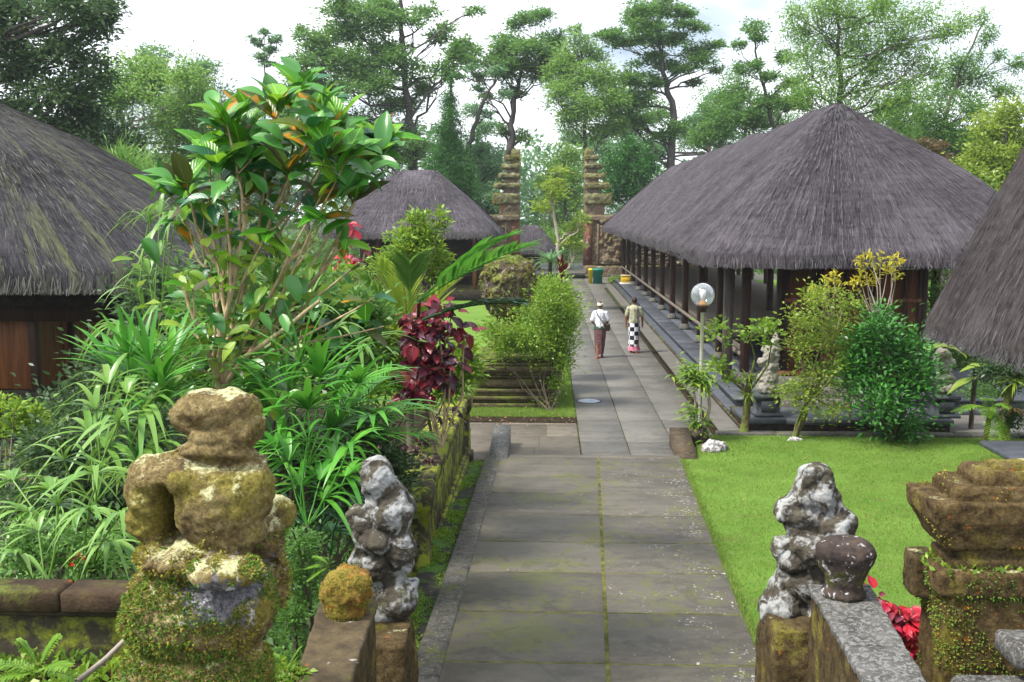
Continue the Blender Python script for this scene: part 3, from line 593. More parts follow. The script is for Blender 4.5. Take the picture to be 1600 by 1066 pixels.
for i in range(len(RB) - 1):
    for a, b in ((rl, rc_), (rc_, rr_)):
        y1, y0 = RB[i], RB[i + 1]
        slab(y0 + .006, y1 - .006, (lambda y, a=a: a(y) + (0.005 if a is rc_ else 0)), (lambda y, b=b: b(y) - (0.005 if b is rc_ else 0)), lambda y: ramp_z(y) + 0.10, 0.12, MT['ramp'], ramp, tilt=0.003)
kmat = stone('ramp_kerb', (0.17, 0.16, 0.14), (0.06, 0.055, 0.045), moss=(0.16, 0.18, 0.02), moss2=(0.08, 0.10, 0.02), mt=0.56, up=0, lich=0.60, lsoft=.02, lcol=(.36, .36, .34), ls=40, orange=.8, bump=.9)
yk = 17.0
while yk > 6.2: slab(yk - 1.5, yk, lambda y: rl(y) - .03, lambda y: rl(y) + .24, lambda y: ramp_z(y) + .118, .14, kmat, ramp, name='kerb_stone', tilt=.003, bev=.015); yk -= 1.5
# nosing along the low step at the end of the ramp
nos = MB(); nos.box(rl(17.4), rr_(17.4), 17.3, 17.52, -0.02, 0.105, 0.02); nos.build('step_nosing', MT['land'], ramp)

# stairs that lead up to the camera's terrace
stairs = thing('stairs', (0.2, 4.5, 0.3), None, None); props(stairs, kind='structure')
for k in range(11):
    y1 = 5.9 - k * 0.3; zt = 0.60 + (k + 1) * 0.17
    MB().box(-1.0, 1.45, y1 - 0.34, y1, zt - 0.2, zt, 0.012).build('stair_tread', MT['ramp'], stairs)
MB().box(-4, 4, -3, 2.6, 2.2, 2.62).build('terrace', MT['ramp'], None, kind='structure')

# upper path: three columns of slabs
path = thing('path', (1.9, 40, 0), None, None); props(path, kind='structure')
MB().box(0.55, 3.25, 17.5, 67.5, -0.2, -0.022).build('joint_bed', flat('joint_dirt', (0.06, 0.062, 0.02), 0.95, 0.1, 0.6, 12), path)
XS = (0.62, 1.50, 2.37, 3.24); y = 17.55
for i in range(26):
    ln = random.choice((1.75, 1.9, 2.05)) if i else 1.5
    if y + ln > 67.5: break
    for c in range(3):
        slab(y, y + ln, (lambda yy, c=c: XS[c]), (lambda yy, c=c: XS[c + 1]), lambda yy: 0.0, 0.08, MT['path'], path, tilt=0.004, g=0.009 if c else 0.007, bev=0.008)
    y += ln
MB().box(3.24, 3.42, 17.6, 47, -0.15, -0.05).build('drain_groove', MT['soil'], path)
# landing left of the path end
land = thing('landing', (-0.6, 19, 0), None, None); props(land, kind='structure')
MB().box(-1.9, 0.60, 17.4, 21.4, -0.2, -0.03).build('joint_bed', MT['soil'], land)
y = 17.54
for r_, ln in enumerate((1.0, 0.95, 1.1, 0.7)):
    xx = -1.9 + (0.25 if r_ % 2 else 0); xx0 = -1.9
    while xx0 < 0.58:
        x1_ = min(0.60, xx0 + random.uniform(0.8, 1.25))
        if 0.60 - x1_ < 0.4: x1_ = 0.60
        slab(y, y + ln, (lambda yy, a=xx0: a), (lambda yy, a=x1_: a), lambda yy: -0.004, 0.06, MT['land'], land, name='paving_stone', g=0.0015, bev=0.004, tilt=0.002); xx0 = x1_
    y += ln
sheet('soil_strip', MT['soil'], [(-1.9, 20.75), (0.60, 20.72), (0.60, 21.5), (-1.9, 21.45)], 0.012)
# lawns
rows = [[(rr_(y) - 0.02 + (0.0), y, ramp_z(y) + 0.03), (4.5, y, ramp_z(y) * 0.9 + 0.02), (9, y, ramp_z(y) * 0.6), (16, y, ramp_z(y) * 0.5)] for y in (5.0, 8.0, 11, 14, 17.4)] + [[(2.55, 17.9, 0.02), (4.5, 17.9, 0.02), (9, 17.9, 0.0), (16, 17.9, 0.0)], [(3.05, 19.55, 0.02), (4.5, 19.55, 0.02), (9, 19.55, 0.0), (16, 19.55, 0.0)]]
slope_sheet('lawn', MT['lawn'], rows)
def lawn_z(x, y): return np.where(y < 17.6, 0.0413 * (17.6 - y), 0) * np.interp(x, [2, 4.5, 9, 16], [1, 0.9, 0.6, 0.5]) + np.interp(x, [2, 4.5, 9], [0.028, 0.02, 0.0])
def grass(name, P, h, wd, mat='blade'):
    n = len(P); a = RNG.uniform(0, 6.283, n); s = np.stack([np.cos(a), np.sin(a), np.zeros(n)], 1) * wd * RNG.uniform(0.6, 1.3, (n, 1)); hh = h * RNG.uniform(0.5, 1.3, n)
    tip = P + np.stack([RNG.normal(size=n) * h * 0.45, RNG.normal(size=n) * h * 0.45, hh], 1)
    return MB().add(np.stack([P - s / 2, P + s / 2, tip], 1).reshape(-1, 3), t=np.arange(n * 3).reshape(-1, 3)).build(name, MT[mat], None, kind='stuff')
n = 210000; yy = 7 + 12.55 * RNG.uniform(0, 1, n) ** 0.85; xl = np.where(yy < 17.4, 1.90 + (yy - 9.3) * 0.05, 2.5 + (yy - 17.4) * 0.2); xx = xl + (0.0 + RNG.uniform(0, 1, n) ** 1.1 * 9.0)
P = np.stack([xx, yy, lawn_z(xx, yy) - 0.004], 1); kp = np.array([noise.fractal(Vector((float(a) * 1.6, float(b) * 1.6, 0)), 1, 2, 3) + random.uniform(-.25, .25) > -.22 for a, b in zip(xx[:120000], yy[:120000])]); kp = np.concatenate([kp, np.ones(n - 120000, bool)]); P = P[kp]; grass('lawn_grass', P, 0.034, 0.011)
n2_ = 9000; y2_ = RNG.uniform(7, 17.3, n2_); x2_ = 1.90 + (y2_ - 9.3) * .05 + np.abs(RNG.normal(size=n2_)) * .05 - .035; grass('edge_grass', np.stack([x2_, y2_, 0.0413 * (17.6 - y2_) + .055], 1), .055, .012)
lawn_l = slope_sheet('left_lawn', MT['lawn'], [[(-22, y, 0.0), (0.35, y, 0.0)] for y in (21.2, 30, 40, 50)])
slope_sheet('verge', MT['lawn'], [[(0.30, y, 0.004), (0.60, y, 0.004)] for y in (21.2, 40, 60)])
n = 60000; yy = 21.25 + 16 * RNG.uniform(0, 1, n) ** 1.6; xx = RNG.uniform(-1.9, 0.6, n); grass('left_lawn_grass', np.stack([xx, yy, np.full(n, 0.0)], 1), 0.05, 0.016)
# right-hand pavements and kerb
sheet('side_pavement', MT['path'], [(3.42, 19.85), (16, 19.85), (16, 75), (3.42, 75)], -0.012)
kb = thing('lawn_kerb', (7, 19.7, 0), None, None); props(kb, kind='structure'); x = 3.3
while x < 15: x2 = x + random.uniform(1.0, 1.3); MB().box(x, x2 - 0.012, 19.58, 19.86, -0.1, 0.055 + random.uniform(-.006, .006), 0.015).build('kerb_stone', MT['slab_side'], kb); x = x2
fc = sheet('forecourt', MT['path'], [(-6, 59), (3.4, 59), (3.4, 90), (-6, 90)], -0.016)
# low cheek walls at the end of the ramp
cw = MB(); cw.add([(2.27, 17.55, 0), (2.62, 17.55, 0), (2.62, 18.75, 0), (2.27, 18.75, 0), (2.27, 17.55, 0.06), (2.62, 17.55, 0.06), (2.62, 18.75, 0.34), (2.27, 18.75, 0.34)], q=[(0, 1, 5, 4), (1, 2, 6, 5), (2, 3, 7, 6), (3, 0, 4, 7), (4, 5, 6, 7)])
cw.build('cheek_wall', MT['pier'], None, label='short sloping stone cheek wall at the right end of the low step beside the lawn', cat='low wall')
cw = MB(); ya, yb = 17.1, 18.75
cw.add([(-1.0, ya, 0), (-0.68, ya, 0), (-0.68, yb, 0), (-1.0, yb, 0), (-1.0, ya, 0.12), (-0.68, ya, 0.12), (-0.68, yb, 0.36), (-1.0, yb, 0.36)], q=[(0, 1, 5, 4), (1, 2, 6, 5), (2, 3, 7, 6), (3, 0, 4, 7), (4, 5, 6, 7)])
cw.build('cheek_wall', MT['coping'], None, label='short speckled grey cheek wall at the left end of the low step beside the gutter', cat='low wall')
# gutter left of the ramp
slope_sheet('gutter', MT['gutter'], [[(-1.46, y, ramp_z(y) - 0.01), (rl(y) + 0.0, y, ramp_z(y) - 0.01)] for y in (5.5, 8, 11, 14, 17.6, 17.7)])
slope_sheet('planting_bed', MT['soil'], [[(-9, y, z), (-3.5, y, z), (-1.45, y, z - 0.06)] for y, z in ((3.9, 2.1), (5.2, 1.75), (7, 1.25), (9, 0.8), (11.45, 0.55))])
P = []
for _ in range(900):
    y = random.uniform(6.5, 17.4); x = random.choice((rl(y) - random.uniform(0, 0.3), -1.38 + abs(random.gauss(0, 0.07))));
    if noise.noise(Vector((x * 2.5, y * 1.3, 3))) > 0.0: P += [(x + random.gauss(0, .03), y + random.gauss(0, .05), ramp_z(y) + 0.0) for _ in range(22)]
P = np.array(P); mb = MB(); leaves(mb, P, rnd_unit(len(P)) * 0.6 + np.array([0, 0, .5]), 0.028, 0.02); mb.build('gutter_moss', MT['b_lime'], None, kind='stuff')
# fallen leaves and petals
def litter(name, n, fn, s=0.035):
    P = np.array([fn() for _ in range(n)]); mb = MB(); D = rnd_unit(n); D[:, 2] *= 0.15; leaves(mb, P, D, s, s * 0.6, 0.1); mb.build(name, MT['litter'], None, kind='stuff')
def _l1(): y = random.uniform(7, 17); return (random.uniform(-1.35, 2.1), y, ramp_z(y) + 0.106)
litter('fallen_petals', 42, _l1, 0.028)
litter('fallen_leaves', 150, lambda: (random.uniform(-1.8, 0.6), random.gauss(21.1, 0.45), 0.022), 0.055)
litter('path_leaves', 40, lambda: (random.uniform(0.6, 3.2), random.uniform(18, 45), 0.012), 0.05)
litter('lawn_leaves', 110, lambda: (lambda x, y: (x, y, float(lawn_z(np.array(x), np.array(y))) + 0.03))(random.uniform(2.6, 9), random.uniform(9, 19.5)), 0.05)
# manhole cover
mh = thing('manhole_cover', G(920, 627), 'round pale bluish metal manhole cover let into the grey path', 'manhole cover'); c = G(920, 627)
MB().lathe((c.x, c.y, 0.0), [(0.30, -0.01), (0.30, 0.010), (0.262, 0.012), (0.262, 0.004)], 28).build('rim', MT['slab_side'], mh)
MB().lathe((c.x, c.y, 0.0), [(0.255, -0.01), (0.255, 0.009), (0.24, 0.012), (0.05, 0.014), (0.04, 0.008)], 28).build('lid', flat('manhole_metal', (0.36, 0.42, 0.52), 0.4, 0.6, 0.25, 20, 0.3), mh)

# ------------------------------------------------------------------ planter and walls on the left
pl = thing('planter_wall', (-1.6, 14.5, 0), 'long mossy stone planter wall beside the gutter holding the left garden bed', 'wall')
mb = MB()
mb.box(-1.72, -1.44, 11.7, 17.5, 0, 0.98, 0.02); mb.build('wall_body', MT['wallstone'], pl)
MB().box(-6.2, -1.72, 11.75, 12.0, 0, 0.98, 0.02).build('end_wall', MT['darkstone'], pl)
MB().box(-6.2, -1.72, 17.2, 17.48, 0, 0.98, 0.02).build('end_wall', MT['darkstone'], pl)
y = 11.62
while y < 17.5: y2 = min(17.62, y + 1.2); MB().box(-1.86, -1.36, y + .004, y2 - .004, 0.98, 1.12, 0.03).build('coping_stone', MT['wallstone'], pl); y = y2
x = -1.88
while x > -6: MB().box(x - 0.9, x - .008, 11.62, 12.08, 0.98, 1.12, 0.03).build('coping_stone', MT['darkstone'], pl); x -= 0.9
for k, (a, b, o_) in enumerate(((0.0, 0.12, 0.10), (0.12, 0.2, 0.06), (0.84, 0.9, 0.03), (0.9, 0.978, 0.06))):
    MB().box(-6.2, -1.44 + o_, 11.7 - o_, 11.74, a, b, 0.015).build('moulding', MT['darkstone'], pl); MB().box(-1.445, -1.44 + o_, 11.745, 17.45 - .01 * k, a, b, 0.015).build('moulding', MT['wallstone'], pl)
for yp in (11.5, 17.5):
    MB().stack(-1.56, yp, [(0, .26, .20), (.14, .26, .20), (.16, .2, .15), (.86, .2, .15), (.9, .24, .19), (1.14, .26, .21), (1.2, .22, .17)]).build('pier', MT['wallstone'], pl)
MB().box(-1.58, -1.37, 17.75, 18.0, 0, 0.5, 0.03).build('pier_base', MT['wallstone'], pl)
sheet('planter_soil', MT['soil'], [(-6.2, 12), (-1.72, 12), (-1.72, 17.2), (-6.2, 17.2)], 0.93)
# parapet left of the first statue
pa = thing('parapet', (-2.6, 4.3, 2.1), 'low brown mossy parapet behind the weeds at the lower left corner', 'parapet')
zt = W(100, 922, 4.2).z
for k in range(3): MB().box(-3.4 + k * 0.65, -3.4 + (k + 1) * 0.65 - .004, 4.17, 4.34, zt - 0.10 + .003, zt, 0.012).build('coping_stone', MT['parapet_cap'], pa)
MB().box(-3.4, -1.46, 4.20, 4.32, zt - 0.12, zt - 0.1).build('moulding', MT['darkstone'], pa)
MB().box(-3.4, -1.47, 4.22, 4.31, zt - 0.6, zt - 0.12).build('wall_body', MT['wallstone'], pa)

# stair balustrades near the camera
def balustrade(sx, xi, label, y0, y1, zt, xw, sidemat):
    b = thing('balustrade', (xi, (y0 + y1) / 2, zt - 1.4), label, 'balustrade')
    xo = xi + sx * xw; a, c = min(xi, xo), max(xi, xo)
    ni, no_ = xi - .10 * sx * (1 if sx > 0 else .9), xo - .22 * sx
    lo, hi = min(ni, no_), max(ni, no_)
    def prism(g, z0, z1, yy): m = MB(); m.add([(lo + g, y0, z0), (hi - g, y0, z0), (c - g, yy, z0), (a + g, yy, z0), (lo + g, y0, z1), (hi - g, y0, z1), (c - g, yy, z1), (a + g, yy, z1)], q=[(0, 3, 2, 1), (4, 5, 6, 7), (0, 1, 5, 4), (1, 2, 6, 5), (2, 3, 7, 6), (3, 0, 4, 7)]); return m
    m_ = prism(.012, zt - 1.9, zt - .01, y1 - .01); add_skin('side_wall', remesh(m_, .02, 1, [(5, .006), (20, .004)]), MT['pier_skin'], b)
    m_ = prism(0, zt - .035, zt + .003, y1); add_skin('coping', remesh(m_, .008, 1, [(9, .006), (40, .003)]), MT[sidemat], b)
    xp = xi - sx * 0.10 ; a, c = min(xp, xp + sx * 0.30), max(xp, xp + sx * 0.30)
    m_ = MB(); m_.stack((a + c) / 2, y1 + .5, [(0.3, .16, .28), (zt - .55, .145, .25), (zt - .38, .13, .2)]); add_skin('lower_pier', remesh(m_, .014, 1, [(5, .012), (22, .006)]), MT['pier_skin'], b)
    return b
_p = W(1262, 912, 5.02); ZR = _p.z
_q = W(590, 938, 4.9); ZL = _q.z
balustrade(1, _p.x, 'right stair balustrade with pale speckled coping that carries the stone pot', 2.8, 5.02, ZR, 0.31, 'coping')
balustrade(-1, _q.x, 'left stair balustrade with brown mossy coping that carries the round ball', 2.8, 4.9, ZL, 0.29, 'shrine')

# ------------------------------------------------------------------ carved stones near the camera
S_ = 3.5 / F
def blobpx(d, items, vox, smooth=3, disp=(), yf=0.8):
    mb = MB()
    for it in items:
        px, py, rx, ry = it[:4]; dd = it[4] if len(it) > 4 else 0; f = it[5] if len(it) > 5 else yf
        c = W(px, py, d + dd); k = (d + dd) / F; ell(mb, c, (rx * k, rx * k * f, ry * k))
    return remesh(mb, vox, smooth, disp)
# big weathered seated figure, lower left
me = blobpx(3.55, [(330, 638, 62, 32), (358, 634, 54, 30), (300, 652, 38, 26), (376, 664, 42, 34), (345, 684, 52, 28), (335, 714, 64, 34), (285, 742, 84, 40), (238, 768, 48, 66), (228, 815, 38, 36), (272, 756, 36, 36), (276, 800, 30, 40, .06),
                   (335, 778, 88, 74), (384, 765, 49, 58), (355, 828, 66, 40), (300, 866, 98, 30), (350, 893, 64, 24, -0.15), (308, 955, 124, 88), (252, 945, 66, 74), (372, 945, 62, 78), (310, 1050, 124, 84), (310, 1150, 135, 90), (412, 840, 34, 44, 0.18), (436, 800, 28, 30, 0.25), (425, 900, 30, 60, 0.2)],
            0.0095, 3, [(2.5, 0.014), (8, 0.012), (22, 0.008), (60, 0.003)], 0.75)
# carve the cleft between arm and chest, and the ledge of the lap
n = len(me.vertices); co = np.zeros(n * 3, np.float32); me.vertices.foreach_get('co', co); co = co.reshape(-1, 3)
def groove(co, a, b, r, depth, dirn=(0, 1, 0)):
    a = np.array(a); b = np.array(b); ab = b - a; t = np.clip(((co - a) @ ab) / (ab @ ab), 0, 1); q = a + t[:, None] * ab; dx = np.hypot(co[:, 0] - q[:, 0], co[:, 2] - q[:, 2])
    f = np.exp(-(dx / r) ** 2) * (co[:, 1] < a[1] + 0.25); return co + f[:, None] * np.array(dirn) * depth
co = groove(co, W(264, 775, 3.5), W(258, 850, 3.5), 0.022, 0.16); co = groove(co, W(262, 762, 3.5), W(268, 790, 3.5), 0.02, 0.08)
co = groove(co, W(295, 905, 3.5), W(400, 912, 3.5), 0.016, 0.05); co = groove(co, W(270, 715, 3.5), W(400, 728, 3.5), 0.02, 0.05)
me.vertices.foreach_set('co', co.ravel())
st = thing('guardian_statue', W(312, 1120, 3.55), 'large headworn seated stone figure covered in moss and lichen at lower left', 'statue')
fig = add_skin('figure', me, MT['statue'], st)
lp0 = W(342, 925, 3.35)
def off_lap(P): return ((P[:, 0] - lp0.x) / .125) ** 2 + ((P[:, 2] - lp0.z) / .115) ** 2 + .5 * np.sin(P[:, 0] * 60) * np.sin(P[:, 2] * 47) > .8
z_a = W(300, 850, 3.5).z
tufts(me, wl(st), 9000, 0.016, 'moss_tuft', st, 'moss', lambda P, N_: (P[:, 2] < z_a + 0.02 * np.sin(P[:, 0] * 30)) & off_lap(P), -0.06, 6)
tufts(me, wl(st), 15000, 0.015, 'moss_green', st, 'creeping_moss', lambda P, N_: (P[:, 2] < z_a - 0.02) & off_lap(P), -0.1, 5)
tufts(me, wl(st), 700, 0.011, 'moss_tuft', st, 'moss', lambda P, N_: (P[:, 2] > z_a), 0.34, 9)

# lichen-covered carved finials at the feet of the balustrades
def plate(out, d, th, blobs, vox, disp):
    mb = MB(); n = len(out); f = [tuple(W(x, y, d) + Vector((0, -th / 2, 0))) for x, y in out]; b = [(p[0], p[1] + th, p[2]) for p in f]
    mb.add(f + b, q=[(k, (k + 1) % n, n + (k + 1) % n, n + k) for k in range(n)], ng=[list(range(n)), [n + k for k in range(n)][::-1]])
    for px, py, rx, ry, dd in blobs: k = d / F; ell(mb, W(px, py, d) + Vector((0, dd, 0)), (rx * k, rx * k * .8, ry * k))
    return remesh(mb, vox, 1, disp)
fin_r = thing('carved_finial', W(1255, 985, 5.65), 'white lichen covered carved stone finial on the right balustrade pier', 'finial', 'carved finials of the stair')
me = plate([(1262, 727), (1283, 727), (1298, 735), (1302, 760), (1309, 768), (1310, 790), (1334, 803), (1330, 835), (1312, 845), (1305, 880), (1300, 1000), (1192, 1000), (1188, 950), (1200, 930), (1214, 905), (1214, 882), (1207, 860), (1214, 845), (1232, 838), (1224, 820), (1213, 805), (1222, 785), (1240, 772), (1248, 750), (1252, 733)], 5.65, .14,
    [(1285, 770, 14, 34, -.06), (1250, 805, 26, 16, -.05), (1300, 820, 26, 20, -.08), (1262, 850, 34, 24, -.06), (1235, 870, 20, 20, -.07), (1255, 910, 32, 30, -.06), (1225, 945, 26, 26, -.07), (1265, 960, 30, 34, -.05), (1240, 985, 44, 20, -.08)], .0095, [(4, .028), (12, .014), (40, .006)])
add_skin('carving', me, MT['lichen_statue'], fin_r)
fin_l = thing('carved_finial', W(605, 965, 5.65), 'white lichen covered carved stone finial between the lady palms and the gutter', 'finial', 'carved finials of the stair')
me = plate([(570, 722), (590, 714), (607, 722), (615, 745), (632, 770), (645, 800), (635, 825), (648, 855), (645, 885), (632, 905), (648, 912), (650, 945), (640, 960), (635, 1000), (585, 1000), (580, 960), (575, 930), (560, 905), (545, 890), (548, 870), (560, 850), (555, 830), (543, 800), (552, 790), (572, 790), (570, 760)], 5.65, .14,
    [(592, 750, 20, 32, -.05), (612, 800, 24, 26, -.07), (572, 810, 18, 20, -.05), (590, 840, 26, 20, -.07), (625, 860, 20, 26, -.06), (585, 880, 26, 24, -.06), (622, 930, 24, 26, -.07), (600, 960, 24, 30, -.04)], .0095, [(4, .028), (12, .014), (40, .006)])
add_skin('carving', me, MT['lichen_statue'], fin_l)
# mushroom-shaped stone pot on the right coping
c = W(1318, 930, 4.85); c.z = ZR + .005
po = thing('stone_finial_pot', c, 'dark mushroom shaped stone finial with white lichen spots on the right coping', 'finial')
mb = MB(); mb.lathe(c, [(0.001, 0), (0.10, 0.0), (0.105, 0.02), (0.085, 0.05), (0.095, 0.09), (0.115, 0.14), (0.137, 0.19), (0.143, 0.225), (0.132, 0.255), (0.105, 0.272), (0.06, 0.283), (0.02, 0.283)], 32)
me = remesh(mb, 0.008, 2, [(7, 0.010), (24, 0.005)]); add_skin('pot', me, MT['pot'], po)
# orange mossy ball on the left coping
c = W(543, 968, 4.72); c.z = ZL + .005
bl = thing('stone_ball', c, 'rough rounded stone knob covered in orange and yellow moss on the left coping', 'stone ball')
mb = MB(); ell(mb, c + Vector((0, 0, 0.115)), (0.128, 0.125, 0.115)); ell(mb, c + Vector((0.02, 0, 0.14)), (0.11, 0.11, 0.09)); mb.lathe(c, [(0.09, -0.005), (0.10, 0.05), (0.08, 0.09)], 16)
me = remesh(mb, 0.008, 3, [(6, 0.014), (24, 0.007)]); add_skin('ball', me, MT['ball_skin'], bl); tufts(me, wl(bl), 1200, 0.009, 'moss_tuft', bl, 'moss_cushion', None, .05, 12)
tufts(me, wl(bl), 1500, 0.010, 'moss_tuft', bl, 'moss', lambda P, N_: (P[:, 2] < c.z + 0.09), -0.1, 9)
# moulded shrine pedestal at lower right
sh = thing('shrine_pedestal', (2.13, 4.85, 1.9), 'moss stained moulded stone pedestal with a stepped cap at lower right', 'pedestal')
_s = W(1452, 787, 4.53); DZ = _s.z - 3.018; CX = _s.x + .48
def block(lv, cx=None, cy=4.70): 
    mb = MB(); mb.stack(CX, cy, [(z + DZ, hx, hy * .56) for z, hx, hy in lv]); return mb
def worn(name, mb, mat, parent, vox=0.009, amp=0.007): me = remesh(mb, vox, 1, [(4, amp), (18, amp * 0.6), (50, 0.003)]); return add_skin(name, me, mat, parent), me
_, mb1 = worn('cornice', block([(2.80, .385, .27), (2.93, .455, .335), (3.015, .465, .345), (3.02, .465, .345)]), MT['shrine_skin'], sh)
_, mb2 = worn('cap_step', block([(3.0, .35, .26), (3.055, .355, .265), (3.085, .34, .25)]), MT['shrine_skin'], sh)
_, mb3 = worn('cap_step', block([(3.07, .25, .19), (3.12, .255, .19), (3.15, .23, .17)]), MT['shrine_skin'], sh)
_, mb4 = worn('cap_top', block([(3.13, .16, .13), (3.165, .15, .12), (3.18, .11, .09)]), MT['shrine_skin'], sh)
_, mb5 = worn('neck', block([(2.68, .34, .24), (2.74, .35, .25), (2.745, .32, .22), (2.82, .36, .25)]), MT['pier_skin'], sh)
_, mb6 = worn('lower_cornice', block([(2.56, .37, .27), (2.59, .41, .31), (2.68, .42, .32), (2.70, .40, .30)]), MT['shrine_skin'], sh)
_, mb7 = worn('body', block([(1.3, .39, .29), (2.54, .375, .275), (2.58, .37, .27)]), MT['shrine_skin'], sh, 0.016)
_, mb8 = worn('side_bracket', MB().box(CX - .455, CX - .34, 4.72, 4.90, 2.50 + DZ, 2.70 + DZ), MT['pier_skin'], sh)
for mm_, n_, t_, mk_ in ((mb7, 5000, 0.08, 'moss_green'), (mb7, 4000, 0.12, 'moss_tuft'), (mb6, 1600, 0.05, 'moss_green'), (mb1, 1200, 0.2, 'moss_tuft'), (mb2, 300, .15, 'moss_tuft')): tufts(mm_, wl(sh), n_, 0.014, mk_, sh, 'moss', lambda P, N_: N_[:, 1] < 0.5, t_, 5)
tufts(mb6, wl(sh), 260, 0.035, 'b_lime', sh, 'small_ferns', lambda P, N_: (N_[:, 2] > 0.3), 0.0, 4)
gs = MB().box(1.75, 2.9, 3.9, 4.30, 2.0, W(1540, 1052, 4.3).z, 0.02); gs.build('stone_step', MT['coping'], None, label='rough grey stone ledge at the very bottom right below the pedestal', cat='stone ledge')
_g = W(1590, 1015, 4.3); gs = MB().box(_g.x - .05, _g.x + .35, 4.2, 4.42, _g.z - .05, _g.z + .045, 0.012); gs.build('loose_stone', MT['coping'], None, label='pale broken stone lying against the pedestal at the right edge', cat='stone')

# ------------------------------------------------------------------ long thatched pavilion on the right
PX = 4.72
pv = thing('pavilion', (7.6, 45, 0), 'long open pavilion with a huge dark thatched hip roof right of the path', 'pavilion')
hip_roof(pv, 3.5, 11.75, 22.1, 68.0, 3.12, ((7.4, 27.0), (7.5, 63.5)), 7.10, MT['thatch'], 0.30, 0.035, 0.9, 420, 34, 30000, 5000, rough=0.035, slen=0.24, sw=0.009, frl=0.035)
MB().box(3.9, 11.4, 21.9, 66.5, -0.05, 0.10, 0.01).build('lower_plinth', MT['slate'], pv)
# slate plinth faced with slabs
MB().box(4.12, 11.2, 22.1, 66.3, 0.10, 0.24).build('plinth', MT['slate'], pv)
y = 22.02
while y < 66: y2 = y + 1.2; MB().box(4.05, 4.62, y + .005, y2 - .005, 0.242, 0.30, 0.012).build('edge_slab', MT['slate'], pv); y = y2
MB().box(4.62, 11.2, 22.05, 66.3, 0.242, 0.296).build('plinth_top', MT['slate'], pv)
MB().box(3.86, 3.90, 20.2, 66.4, -0.02, 0.06).build('plinth_edge', MT['darkstone'], pv)
# porch of the stairs, between the two guardian statues
MB().box(3.95, 7.95, 20.15, 22.02, -0.02, 0.13).build('porch_base', MT['darkstone'], pv)
x = 3.90
while x < 7.95: x2 = min(8.0, x + 0.82); MB().box(x + .003, x2 - .003, 20.05, 21.3, 0.13, 0.25, 0.02).build('porch_slab', MT['slate'], pv); x = x2
for k in range(3): MB().box(4.95, 7.0, 21.32 + k * 0.34, 21.68 + k * 0.34, 0.0, 0.40 + k * 0.17, 0.012).build('porch_step', MT['slab_side'], pv)
pm = MB().box(-0.10, 0.10, -0.10, 0.10, 0.30, 3.2, 0.012).mesh('post', MT['wood_dark']); fm = MB().stack(0, 0, [(0.296, .17, .17), (.36, .17, .17), (.42, .13, .13), (.5, .12, .12)]).mesh('post_base', MT['slab_side'])
for xr in (PX, 10.5):
    for k in range(12):
        yk = 24.5 + 3.6 * k; o = place('post', pm, Matrix.Translation((xr, yk, 0)), pv); WL[o.name] = wl(pv)
        place('post_base', fm, Matrix.Translation((xr, yk, 0)), pv)
for xr in (5.55, 6.4, 8.85): place('post', pm, Matrix.Translation((xr, 24.5, 0)), pv)
for xr in (7.6,):
    for k in range(1, 12, 2): place('post', pm, Matrix.Translation((xr, 24.5 + 3.6 * k, 0)), pv)
place('post', MB().box(-0.11, 0.11, -0.11, 0.11, 0.30, 3.3, 0.012).mesh('corner_post', woodmat('weathered_post', (0.06, 0.045, 0.04), (0.14, 0.115, 0.105))), Matrix.Translation((4.32, 24.6, 0)), pv)
for (a, b, c_, d_) in ((PX - .09, PX + .09, 24.3, 64.3), (10.41, 10.59, 24.3, 64.3)): MB().box(a, b, c_, d_, 3.0, 3.2, 0.01).build('beam', MT['wood_dark'], pv)
MB().box(4.5, 10.7, 24.42, 24.6, 2.98, 3.16, 0.01).build('beam', MT['wood_dark'], pv); MB().box(4.5, 10.7, 64.0, 64.2, 2.98, 3.16).build('beam', MT['wood_dark'], pv)
for k in range(1, 11): MB().box(4.8, 10.4, 24.5 + 3.6 * k - .06, 24.5 + 3.6 * k + .06, 3.02, 3.14).build('cross_beam', MT['wood_dark'], pv)
for i in range(35): yk = 28.2 + i; MB().tube([(3.66, yk, 3.13), (7.2, yk, 6.1)], 0.035, 5).build('rafter', MT['wood_dark'], pv)
# raised sitting deck along the posts
MB().box(PX + .16, 10.2, 28.4, 63.9, 0.86, 0.97, 0.01).build('deck', MT['wood_deck'], pv)
for k in range(10): MB().box(PX + .105, PX + .155, 24.6 + 3.6 * k + .13, 24.6 + 3.6 * (k + 1) - .13, 0.84, 1.0, 0.008).build('deck_rail', MT['wood_deck'], pv)
MB().box(PX - .16, PX - .105, 24.4, 64.2, 0.90, 1.0, 0.01).build('long_rail', MT['wood_deck'], pv)
for k in range(12): MB().box(PX + .5, PX + .62, 28.6 + 3.1 * k, 28.72 + 3.1 * k, 0.296, 0.86).build('deck_leg', MT['wood_dark'], pv)
# carved timber front wall: single boards in a frame
MB().box(5.65, 6.3, 24.36, 24.41, 0.31, 2.97).build('wall_panel', MT['wood_red'], pv)
for i in range(8): x = 6.5 + i * 0.285; MB().box(x, x + 0.275, 24.42, 24.46 + random.uniform(-.008, .008), 0.32, 2.97, 0.006).build('board', MT['wood_red'], pv)
for z in (0.31, 1.05, 1.25, 2.2): MB().box(5.6, 8.8, 24.32, 24.355, z, z + 0.09, 0.01).build('wall_rail', MT['wood_red'], pv)
for x in (5.66, 6.28, 7.0, 7.7, 8.4, 8.74): MB().box(x - .04, x + .04, 24.33, 24.372, 0.4, 2.97, 0.008).build('stile', MT['wood_dark'], pv)
MB().box(6.4, 8.8, 27.9, 28.0, 0.3, 2.9).build('inner_wall', MT['wood_dark'], pv)
MB().box(5.2, 8.3, 23.2, 23.5, 0.62, 0.70, 0.01).build('bench_seat', MT['wood_red'], pv)
